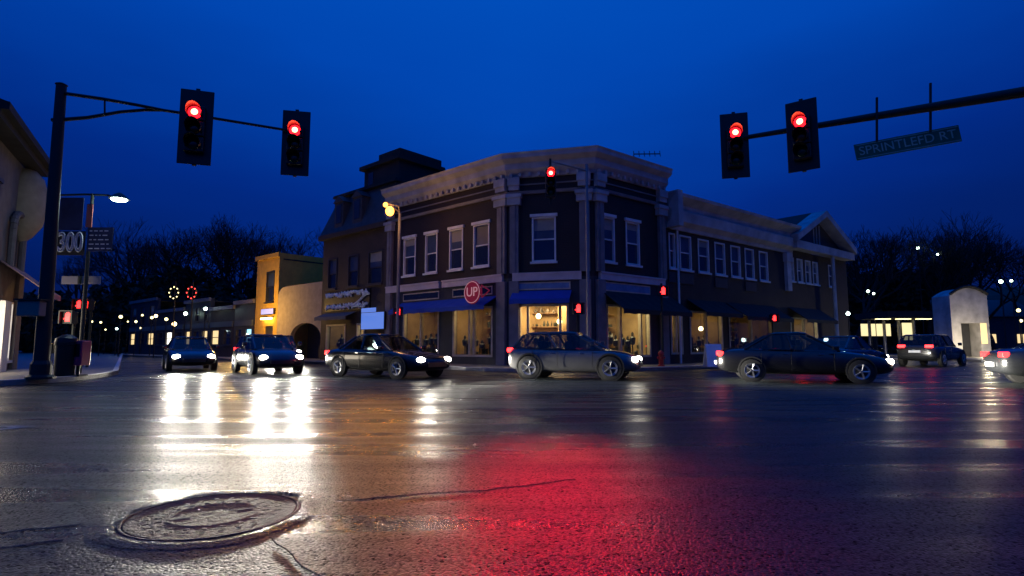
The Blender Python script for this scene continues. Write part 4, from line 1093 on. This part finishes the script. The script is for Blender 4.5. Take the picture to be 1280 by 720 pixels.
m = MB(); m.box(60, 72, 78, 86, 0, 5); m.add([(59.5, 77.5, 5), (72.5, 77.5, 5), (72.5, 86.5, 5), (59.5, 86.5, 5), (59.5, 82, 7.6), (72.5, 82, 7.6)], [(0,1,5,4),(3,4,5,2),(0,4,3),(1,2,5),(0,3,2,1)]); m.build('wall', M['shopdark'], hs_)
for x in (62, 65, 69): m = MB(); m.box(x, x + 1.1, 77.93, 77.97, 1.4, 2.6); m.build('window', M['litwin'], hs_)

# A-frame board in front of the right shops
c = at(891, 426, 24.6)
af = thing('sandwich_board', (c.x, c.y, .14), 'white folding sandwich board standing on the pavement before the black awnings', 'signboard')
M['whiteboard'] = mat('white_board', (.80, .82, .84), .5)
def leaf(y0, y1):
    m = MB(); m.add([(c.x-.36, c.y+y0, .16), (c.x+.36, c.y+y0, .16), (c.x+.33, c.y+y1, 1.12), (c.x-.33, c.y+y1, 1.12), (c.x-.36, c.y+y0+.03, .16), (c.x+.36, c.y+y0+.03, .16), (c.x+.33, c.y+y1+.03, 1.12), (c.x-.33, c.y+y1+.03, 1.12)],
        [(0,1,2,3),(5,4,7,6),(3,2,6,7),(0,4,5,1),(0,3,7,4),(1,5,6,2)]); return m
leaf(-.3, -.04).build('front_board', M['whiteboard'], af); leaf(.3, .04).build('back_board', M['whiteboard'], af)
m = MB(); m.add([(c.x - .02, c.y - .318, .2), (c.x + .2, c.y - .318, .2), (c.x + .12, c.y - .2, .62), (c.x + .02, c.y - .22, .55)], [(0,1,2,3)]); m.build('print', M['signletter'], af)

# hydrant-shaped red post near the awning, put in for a small red light
c = at(826, 433, 25.4)
hy = thing('fire_hydrant', (c.x, c.y, .14), 'red fire hydrant on the pavement left of the sandwich board', 'hydrant')
M['hydred'] = mat('hydrant_red', (.55, .02, .015), .35)
m = MB(); m.lathe([(.16, 0), (.16, .05), (.11, .07), (.10, .5), (.13, .52), (.13, .56), (.11, .62), (.04, .7)], (c.x, c.y, .14), 14); m.build('barrel', M['hydred'], hy, smooth=True)
m = MB(); m.tube((c.x - .17, c.y, .52), (c.x + .17, c.y, .52), .05, n=10); m.tube((c.x, c.y - .17, .5), (c.x, c.y, .5), .06, n=10); m.build('nozzles', M['hydred'], hy)

# newspaper box and litter bin on left corner
c = at(97, 470, 17.4)
nb = thing('newspaper_box', (c.x, 17.4, .14), 'pinkish red newspaper box at the kerb beyond the traffic pole', 'newspaper box')
M['pinkred'] = mat('pinkish_red_enamel', (.55, .04, .10), .35)
m = MB(); m.box(c.x - .22, c.x + .22, 17.2, 17.6, .45, 1.2); m.build('cabinet', M['pinkred'], nb, bevel=.03)
m = MB(); m.box(c.x - .16, c.x + .16, 17.18, 17.198, .72, 1.1); m.build('window', M['carglass'], nb)
m = MB(); m.tube((c.x, 17.4, .14), (c.x, 17.4, .45), .05); m.box(c.x - .18, c.x + .18, 17.22, 17.58, .14, .18); m.build('stand', M['black'], nb)
c = at(80, 470, 17.2)
lb_ = thing('litter_bin', (c.x, 17.2, .14), 'dark green litter bin between traffic pole and newspaper box', 'bin')
m = MB(); m.lathe([(.22, 0), (.25, .05), (.27, .9), (.29, .92), (.29, 1.0)], (c.x, 17.2, .14), 18); m.build('body', M['pole'], lb_, smooth=True)
m = MB(); m.lathe([(.29, 0), (.27, .12), (.12, .22), (.02, .24)], (c.x, 17.2, 1.15), 18); m.build('lid', M['black'], lb_, smooth=True)

# ------------------------------------------------------------------ bare winter trees
def tree_mesh(seed, h, spread=.55, lv=7, dens=1.0):
    rg = random.Random(seed); tr = MB(); tw = MB()
    def grow(p, d, ln, r, k):
        nseg = 2; q = p
        for i in range(nseg):
            d2 = (d + Vector((rg.gauss(0, .12), rg.gauss(0, .12), rg.gauss(.03, .08)))).normalized()
            q2 = q + d2 * ln / nseg; ra = r * (1 - .18 * i); rb = r * (1 - .18 * (i + 1))
            (tr if k < 2 else tw).tube(q, q2, ra, rb, 7 if k < 2 else (4 if k < 4 else 3), cap=False); q = q2; d = d2
        if k >= lv: return
        nb_ = 3 if k in (0, 1, 2, 3, 4) else 2
        for i in range(nb_):
            ang = rg.uniform(.25, .25 + spread) if i else rg.uniform(.05, .25)
            ax_ = d.orthogonal().normalized(); ax_.rotate(Matrix.Rotation(rg.uniform(0, 2*PI), 3, d))
            nd = d.copy(); nd.rotate(Matrix.Rotation(ang, 3, ax_)); nd.z += .06; nd.normalize()
            grow(q, nd, ln * rg.uniform(.66, .86), max(r * .62, .012), k + 1)
    grow(Vector((0, 0, 0)), Vector((0, 0, 1)), h * .222, h * .018, 0)
    return tr, tw
protos = []
for k, (sd, h) in enumerate(((3, 14), (8, 14), (21, 14))):
    tr, tw = tree_mesh(sd, h)
    r = thing('bare_tree', (0, 0, -50), 'x', 'tree', 'bare trees against the dusk sky')
    r.location = (0, 0, 0)
    tr.build('trunk', M['bark'], r); tw.build('crown', M['twig'], r)
    protos.append(r)
used = set()
def put_tree(k, x, y, z, s, rz, lab):
    o = protos[k] if k not in used else copy_tree(protos[k]); used.add(k)
    o.location = (x, y, z); o.scale = (s * 1.2, s * 1.2, s * 1.12); o.rotation_euler = (0, 0, rz); o['label'] = lab
# px, base y pixel, top y pixel, Y
tl = [(168, 345, 300, 92), (203, 345, 282, 88), (228, 348, 277, 84), (262, 346, 272, 84), (290, 346, 273, 86), (322, 348, 278, 84), (352, 350, 288, 88), (382, 352, 286, 84), (398, 355, 292, 80), (120, 350, 318, 95),
      (1060, 345, 288, 80), (1088, 345, 273, 82), (1110, 345, 290, 84), (1152, 345, 285, 80), (1180, 345, 274, 82), (1208, 345, 282, 80), (1236, 345, 300, 78), (1262, 345, 303, 80), (1290, 345, 300, 80)]
names = ['slender bare tree far left over the street', 'wide bare tree on the left of the left clump', 'bare tree second in the left clump', 'tall bare tree in the middle of the left clump', 'tallest bare tree right of centre in the left clump',
         'bare tree at the right end of the left clump', 'thinner bare tree right of the left clump', 'bare tree behind the arched building', 'bare tree close behind the mansard building', 'small dim bare tree behind the banner pole',
         'bare tree just right of the gabled building', 'tall bare tree in the clump right of the gabled building', 'lower bare tree at the right of that clump', 'bare tree beside the high white lamp', 'tall bare tree right of the high white lamp',
         'broad bare tree above the small lit building', 'low bare tree left of the right edge pair', 'low bare tree near the right edge', 'bare tree cut by the right edge']
for k, (px, yb, yt, Y) in enumerate(tl):
    b = at(px, yb, Y); t = at(px, yt, Y); hgt_ = t.z - 0
    put_tree(k % 3, b.x, Y, -.1, hgt_ / 13.0, k * 1.7, names[k])

# evergreen wood: one dark mass of foliage clumps on the hills
def wood(name, pts, sizes, seed):
    rg = random.Random(seed); m = MB()
    for (x, y, z), s in zip(pts, sizes):
        for i in range(46):
            a = rg.uniform(0, 2*PI); rr_ = s * math.sqrt(rg.random()) ; hz = rg.random()
            c_ = Vector((x + rr_ * (1 - .6*hz) * math.cos(a), y + rr_ * (1 - .6*hz) * math.sin(a), z + s * 2.0 * hz))
            for _ in range(3):
                d1 = Vector((rg.gauss(0, 1), rg.gauss(0, 1), rg.gauss(0, 1))).normalized() * s * .26; d2 = Vector((rg.gauss(0, 1), rg.gauss(0, 1), rg.gauss(0, 1))).normalized() * s * .26
                m.add([c_ - d1, c_ + d2, c_ + d1], [(0, 1, 2)])
    return tag(m.build(name, M['leafdark']), label='dense dark wood of evergreens and scrub covering the hillside', cat='woodland', kind='stuff')
rg = random.Random(2); pts = []; sz = []
for i in range(230):
    px = rg.uniform(-20, 430); Y = rg.uniform(68, 100); ztop = at(px, 336 + 8 * math.sin(px * .05) + (18 if px < 130 else 0), Y).z
    s = rg.uniform(1.6, 3.0); b = at(px, 400, Y); pts.append((b.x, Y, rg.uniform(-.5, max(0, ztop - 2.2 * s)))); sz.append(s)
wood('woodland', pts, sz, 4)
pts = []; sz = []
for i in range(260):
    px = rg.uniform(1040, 1330); Y = rg.uniform(62, 95); ty = 330 - 12 * max(0, (px - 1200) / 80) + 5 * math.sin(px * .07)
    ztop = at(px, ty, Y).z; s = rg.uniform(1.6, 3.0); b = at(px, 400, Y)
    pts.append((b.x, Y + 20, rg.uniform(-.5, max(0, ztop * 1.2 - 2.2 * s)))); sz.append(s)
wd_ = wood('woodland', pts, sz, 5); wd_['label'] = 'dense dark wood on the hillside behind the right road'
bpy.data.objects['woodland']['label'] = 'dense dark wood on the hillside behind the left street'
pts = []; sz = []

# ------------------------------------------------------------------ manhole in the foreground
MC = Vector((-1.86, 3.68)); MR = .575
mh = thing('manhole_cover', (MC.x, MC.y, 0), 'worn round manhole cover sunk in the wet asphalt in the foreground', 'manhole cover')
mh.scale = (.88, .88, .60)
M['iron'] = mat('wet_cast_iron', (.022, .021, .021), .5, metal=.2, var=.5, vs=10, bump=1.0, bs=38, spec=.35)
M['tar'] = mat('patched_tar_ring', (.022, .023, .024), .42, var=.4, vs=10, bump=1.0, bs=40, spec=.35)
def ringz(nm, prof, mt, n=72, jit=.0, seed=1):
    m = MB(); vs = []; fs = []
    for i in range(n):
        t = 2*PI*i/n; j = 1 + jit * (noise.noise(Vector((math.cos(t)*1.7, math.sin(t)*1.7, seed))) + .35 * noise.noise(Vector((math.cos(t)*7, math.sin(t)*7, seed))))
        for k, (r_, z) in enumerate(prof):
            jj = j if r_ > MR * .99 else 1
            # rises on the far side, lower lip on the near side
            vs.append((MC.x + r_ * jj * math.cos(t), MC.y + r_ * jj * math.sin(t), z))
    K = len(prof)
    for i in range(n):
        for k in range(K - 1): fs.append((i*K+k, ((i+1)%n)*K+k, ((i+1)%n)*K+k+1, i*K+k+1))
    m.add(vs, fs); return m.build(nm, M[mt], mh, smooth='all')
# raised tar collar that dips into a groove, then the iron frame, then the cover
ringz('collar', [(.72, .0045), (.69, .007), (.65, .011), (.615, .013), (.59, .010), (.58, .006)], 'asphalt', jit=.16)
ringz('frame', [(.578, .006), (.574, .014), (.555, .015), (.550, .004)], 'iron')
m = MB(); n = 72
m.lathe([(.545, .003), (.54, .010), (.50, .011), (.49, .007), (.30, .008), (.29, .011), (.27, .011), (.26, .008), (.02, .009)], (MC.x, MC.y, 0), 72)
cov = m.build('cover', M['iron'], mh, smooth=True)
m = MB()
for rr_ in (.345, .42):
    k = int(rr_ * 60)
    for i in range(k):
        t = 2*PI*i/k; cx_, cy_ = MC.x + rr_*math.cos(t), MC.y + rr_*math.sin(t)
        m.box(-.022, .022, -.014, .014, .0075, .012, Matrix.Translation((cx_, cy_, 0)) @ Matrix.Rotation(t, 4, 'Z'))
tag(m.build('studs', M['iron'], cov), kind='stuff')
m = MB()
for t in (.6, 3.74): m.box(-.05, .05, -.02, .02, .0085, .0115, Matrix.Translation((MC.x + .2*math.cos(t), MC.y + .2*math.sin(t), 0)) @ Matrix.Rotation(t, 4, 'Z'))
m.build('lift_hole', M['black'], cov)
# sealed cracks running out from the collar
def crack(pts, wd, seed):
    rg = random.Random(seed); vs = []; fs = []; P = [Vector(p) for p in pts]; out_ = []
    for i in range(len(P) - 1):
        for k in range(8): out_.append(P[i].lerp(P[i+1], k/8) + Vector((rg.gauss(0, .012), rg.gauss(0, .012))))
    out_.append(P[-1]); m = MB(); n = len(out_)
    for i, p in enumerate(out_):
        d = (out_[min(i+1, n-1)] - out_[max(i-1, 0)]).normalized(); q = Vector((-d.y, d.x)) * wd * (.4 + .6 * rg.random()) * math.sin(PI * (i + 1) / (n + 1)) ** .4
        vs += [(p.x + q.x, p.y + q.y, .004), (p.x, p.y, .009), (p.x - q.x, p.y - q.y, .004)]
    for i in range(n - 1): fs += [(i*3, i*3+1, i*3+4, i*3+3), (i*3+1, i*3+2, i*3+5, i*3+4)]
    return m.add(vs, fs)
cr_ = thing('sealed_crack', (-3, 3.2, 0), 'tar-sealed crack lines running across the asphalt past the manhole', 'road crack')
crack([(-2.55, 3.45), (-3.3, 3.15), (-4.3, 3.1), (-5.6, 2.8)], .03, 1).build('crack_line', M['tar'], cr_)
crack([(-2.45, 3.2), (-3.2, 2.8), (-4.2, 2.6)], .035, 2).build('crack_line', M['tar'], cr_)
crack([(-1.2, 3.95), (-.7, 4.15), (-.1, 4.3), (.5, 4.6)], .014, 3).build('crack_line', M['tar'], cr_)
crack([(-1.3, 3.2), (-.8, 2.6), (-.4, 2.1)], .006, 4).build('crack_line', M['tar'], cr_)

# ------------------------------------------------------------------ cars
def car_body(kind):
    """stations along x (front = +x): x, half width, z bottom, z shoulder, z deck"""
    if kind == 'sedan':
        st = [(-2.32,.62,.42,.62,.72),(-2.25,.80,.30,.80,.90),(-1.95,.88,.24,.86,.98),(-1.45,.90,.20,.88,.99),(-.9,.91,.20,.88,.97),(-.2,.91,.20,.88,.95),(.5,.91,.20,.87,.93),(.95,.90,.20,.84,.92),(1.45,.89,.20,.78,.85),(1.95,.86,.22,.70,.76),(2.22,.78,.27,.60,.66),(2.32,.60,.34,.50,.55)]
        base = [(-1.55, .97), (.98, .92)]; roof = [(-.85, 1.40), (.12, 1.41)]
    elif kind == 'hatch':
        st = [(-2.02,.66,.45,.72,.92),(-1.98,.80,.32,.88,.98),(-1.75,.86,.24,.90,1.02),(-1.3,.88,.20,.90,1.02),(-.8,.89,.20,.89,1.0),(-.2,.89,.20,.88,.98),(.5,.89,.20,.87,.96),(.95,.88,.20,.85,.95),(1.4,.87,.20,.80,.90),(1.8,.84,.22,.73,.82),(2.04,.76,.28,.62,.70),(2.14,.58,.36,.52,.58)]
        base = [(-1.85, 1.0), (1.05, .95)]; roof = [(-1.5, 1.44), (.15, 1.46)]
    else:
        st = [(-2.25,.70,.50,.75,.98),(-2.2,.84,.36,.92,1.06),(-1.95,.90,.28,.98,1.08),(-1.4,.93,.25,.99,1.08),(-.8,.94,.25,.98,1.06),(-.1,.94,.25,.97,1.05),(.6,.94,.25,.95,1.04),(1.0,.93,.25,.92,1.02),(1.5,.92,.25,.88,.96),(1.95,.89,.28,.80,.88),(2.2,.82,.33,.70,.78),(2.3,.64,.40,.58,.64)]
        base = [(-2.1, 1.07), (1.1, 1.02)]; roof = [(-1.85, 1.58), (.3, 1.60)]
    return st, base, roof
def make_car(kind, paint, head_on=True, tail_on=True, beam=900):
    r = thing('car', (0, 0, 0), 'x', 'car', 'cars crossing the junction')
    st, base, roof = car_body(kind)
    m = MB(); vs = []; fs = []
    for x, wd, zb, zs, zd in st:
        ring = [(wd*.80, zb), (wd*.97, zb + .08), (wd, (zb + zs)/2), (wd*.98, zs - .04), (wd*.90, zs + (zd-zs)*.6), (wd*.45, zd), (0, zd + .015)]
        full = ring + [(-a, z) for a, z in ring[-2::-1]]
        for a, z in full: vs.append((x, a, z))
    K = 13
    for i in range(len(st) - 1):
        for k in range(K): fs.append((i*K+k, (i+1)*K+k, (i+1)*K+(k+1)%K, i*K+(k+1)%K))
    fs.append(tuple(range(K))); b = (len(st)-1)*K; fs.append(tuple(range(b, b+K)))
    m.add(vs, fs); body = m.build('body', paint, r, smooth='all', sub=1)
    # greenhouse
    (xb, zb), (xf, zf) = base; (rb, zr), (rf, zrf) = roof
    W = {'sedan': .84, 'hatch': .82}.get(kind, .87); Wr = {'sedan': .64, 'hatch': .66}.get(kind, .72)
    m = MB()
    low = [(xb, W*.86, zb-.03), (xb+.35, W, zb-.03), (xf-.45, W, zf-.02), (xf, W*.82, zf-.03)]
    hi = [(rb, Wr*.92, zr-.05), (rb+.2, Wr, zr-.03), (rf-.15, Wr, zrf-.03), (rf+.05, Wr*.9, zrf-.06)]
    L8 = low + [(x, -y, z) for x, y, z in low[::-1]]; H8 = hi + [(x, -y, z) for x, y, z in hi[::-1]]
    m.add(L8 + H8, [(i, (i+1)%8, 8+(i+1)%8, 8+i) for i in range(8)] + [tuple(range(8, 16))]); gl = m.build('windows', M['carglass'], r)
    m = MB(); t2 = [(x, y*1.01, z + .005) for x, y, z in H8]; t3 = [(x*.94, y*.82, z + .07) for x, y, z in H8]; m.add(t2 + t3, [(i, (i+1)%8, 8+(i+1)%8, 8+i) for i in range(8)] + [tuple(range(8, 16)), tuple(range(7, -1, -1))]); m.build('roof', paint, r, smooth='all')
    for sgn in (1, -1):
        pl_ = []
        for (lx, hx) in ((0, 0), (3, 3)):
            a = Vector(low[lx]); b_ = Vector(hi[hx]); a.y *= sgn; b_.y *= sgn; pl_.append((a, b_))
        pl_.append((Vector(((xb+xf)/2, W*sgn, zb-.02)), Vector(((rb+rf)/2, Wr*sgn, zr-.02))))
        if kind == 'suv': pl_.append((Vector((xb+.6, W*sgn, zb-.02)), Vector((rb+.5, Wr*sgn, zr-.02))))
        for a, b_ in pl_: MB().tube(a, b_, .038, n=6).build('pillar', paint, r)
    m = MB(); m.box(-.9, .55, -.55, .55, .5, .62); m.build('cabin_floor', M['seat'], r)
    for (sx, sy) in ((-.05, .38), (-.05, -.38), (-.95, .38), (-.95, -.38)):
        zt2 = 1.22 if kind == 'sedan' else 1.35
        m = MB(); m.box(sx - .1, sx + .06, sy - .22, sy + .22, .7, zt2 - .16); m.box(sx - .07, sx + .04, sy - .12, sy + .12, zt2 - .15, zt2); m.build('seat', M['seat'], r, bevel=.03)
    for sgn in (1, -1):
        for xs_ in (.78, -.32, -1.12):
            zlo, zhi = (.34, .84) if kind == 'sedan' else (.40, .94); yy = (.915 if kind == 'sedan' else .945) * sgn
            m = MB(); m.box(xs_ - .006, xs_ + .006, yy - .012, yy + .001, zlo, zhi); m.build('door_seam', M['black'], r)
    # wheels
    rw = .33 if kind == 'sedan' else .37; hw_ = st[4][1]
    for x in ((-1.38, 1.42) if kind != 'hatch' else (-1.25, 1.3)):
        for sgn in (1, -1):
            mx = Matrix.Translation((x, sgn*(hw_ - .09), rw)) @ Matrix.Rotation(-PI/2*sgn, 4, 'X')
            m = MB(); m.lathe([(rw*.66, -.11), (rw*.96, -.10), (rw, -.06), (rw, .06), (rw*.96, .10), (rw*.66, .11)], (0,0,0), 24, mx); wl_ = m.build('wheel', M['tyre'], r, smooth=True)
            m = MB(); m.lathe([(rw*.66, .10), (rw*.64, .118), (rw*.56, .112), (.05, .10), (.03, .125)], (0,0,0), 20, mx)
            for s5 in range(5):
                a = 2*PI*s5/5; m.tube(mx @ Vector((.03*math.cos(a), .03*math.sin(a), .118)), mx @ Vector((rw*.6*math.cos(a), rw*.6*math.sin(a), .118)), .024, n=5)
            m.build('rim', M['rim'], wl_, smooth=True)
            m = MB(); mx2 = Matrix.Translation((x, sgn*(hw_ + .0), rw + .02)) @ Matrix.Rotation(-PI/2*sgn, 4, 'X')
            m.lathe([(rw*1.16, -.02), (rw*1.16, .004), (rw*1.04, .006), (rw*1.04, -.02)], (0,0,0), 24, mx2); m.build('wheel_arch', M['tyre'], r)
    (xh, zh), (xt, zt_) = {'sedan': ((2.13, .60), (-2.24, .74)), 'hatch': ((1.95, .62), (-1.97, .84))}.get(kind, ((2.12, .72), (-2.2, .95)))
    for sgn in (1, -1):
        m = MB(); m.lathe([(.11, 0), (.12, .05), (.10, .12), (.05, .155), (.01, .165)], (0,0,0), 16, Matrix.Translation((xh, sgn*.62, zh)) @ Matrix.Rotation(PI/2, 4, 'Y') @ Matrix.Diagonal((.8, 1.3, 1, 1)))
        hl_ = m.build('headlight', M['headlamp'] if head_on else M['chrome'], r, smooth='all')
        if head_on and beam:
            ld = bpy.data.lights.new('headlight_beam', 'SPOT'); ld.energy = beam; ld.color = (1, .94, .80); ld.spot_size = R(100); ld.spot_blend = .8; ld.shadow_soft_size = .09
            lo = bpy.data.objects.new('headlight_beam', ld); COL.objects.link(lo); lo.parent = hl_; lo.location = (xh + .32, sgn*.62, zh); lo.rotation_euler = (R(84), 0, R(-90)); lo.scale = (1, .22, 1)
        m = MB(); m.box(xt - .06, xt + .1, sgn*.44 if sgn > 0 else -.76, .76 if sgn > 0 else -.44, zt_, zt_ + .14) if True else 0
        m.build('tail_light', M['tail'] if tail_on else M['hydred'], r, bevel=.02)
        m = MB(); m.box(.72, .88, sgn*.93 if sgn>0 else -1.08, 1.08 if sgn>0 else -.93, .93 if kind=='sedan' else 1.05, 1.05 if kind=='sedan' else 1.2); m.build('mirror', paint, r, bevel=.03)
    m = MB(); m.box(2.24, 2.335, -.42, .42, .38, .52) if kind == 'sedan' else m.box(2.04, 2.155, -.42, .42, .40, .52) if kind == 'hatch' else m.box(2.2, 2.32, -.48, .48, .50, .68); m.build('grille', M['black'], r, bevel=.01)
    m = MB(); m.box(-2.37, -2.33, -.26, .26, .48, .60) if kind == 'sedan' else m.box(-2.06, -2.02, -.26, .26, .52, .64) if kind == 'hatch' else m.box(-2.3, -2.262, -.26, .26, .70, .82); m.build('number_plate', M['whiteboard'], r)
    for x in (-.45, .45):
        for sgn in (1, -1):
            y = (.925 if kind == 'sedan' else .955) * sgn
            m = MB(); m.box(x - .06, x + .08, y - .01, y + .01, .80, .825); m.build('door_handle', M['chrome'], r)
    return r
P_ = {n: mat('car_paint_' + n, c, .25, metal=.3, coat=.8) for n, c in (('black', (.01, .01, .012)), ('grey', (.03, .032, .035)), ('blue', (.008, .011, .025)), ('silver', (.12, .12, .125)), ('red', (.12, .008, .01)))}
BEAM = 700
pro = {'sedan': make_car('sedan', P_['black'], beam=BEAM), 'suv': make_car('suv', P_['grey'], beam=BEAM), 'hatch': make_car('hatch', P_['grey'], beam=BEAM)}
pro_dark = None
usedc = set()
def car(kind, x, y, ang, paint, label, group='cars crossing the junction', z=0, source=None, power=0):
    src = source or kind
    if src not in usedc and src in pro: o = pro[src]; usedc.add(src)
    else: o = copy_tree(pro[src])
    o.location = (x, y, z); o.rotation_euler = (0, 0, R(ang)); o['label'] = label; o['group'] = group
    for ch in o.children:
        if power and ch.name.startswith('headlight'):
            for l in ch.children:
                l.data = l.data.copy(); l.data.energy = power
        if ch.name.split('.')[0] in ('body', 'roof', 'pillar', 'mirror'):
            ch.material_slots[0].link = 'OBJECT'; ch.material_slots[0].material = P_[paint]
    return o
# heading angle: 0 = +x (right), -90 = towards the camera
car('sedan', -14.2, 25.2, -56, 'black', 'black saloon with lit headlights turning out of the left street, leftmost of the stream')
car('suv', -12.9, 31.5, -57, 'grey', 'grey tall car with headlights on coming down the left street behind the black saloon')
car('hatch', -9.6, 22.4, -52, 'grey', 'grey hatchback turning out of the left street with glaring headlights')
car('sedan', -4.3, 19.6, -34, 'black', 'black saloon turning in front of the left shop windows', power=2600)
car('hatch', 2.0, 18.6, -18, 'silver', 'grey hatchback passing in front of the corner doorway', power=2200)
car('sedan', 8.6, 17.2, -18, 'black', 'black saloon passing below the long black awning', power=2200)
car('sedan', 15.4, 15.0, -22, 'grey', 'grey saloon heading for the right edge of the picture', power=700)
car('sedan', 13.6, 23.4, 36, 'blue', 'blue saloon driving away to the right with red tail lights')
car('suv', 22.0, 30.0, 36, 'grey', 'grey tall car driving away far right with red tail lights')
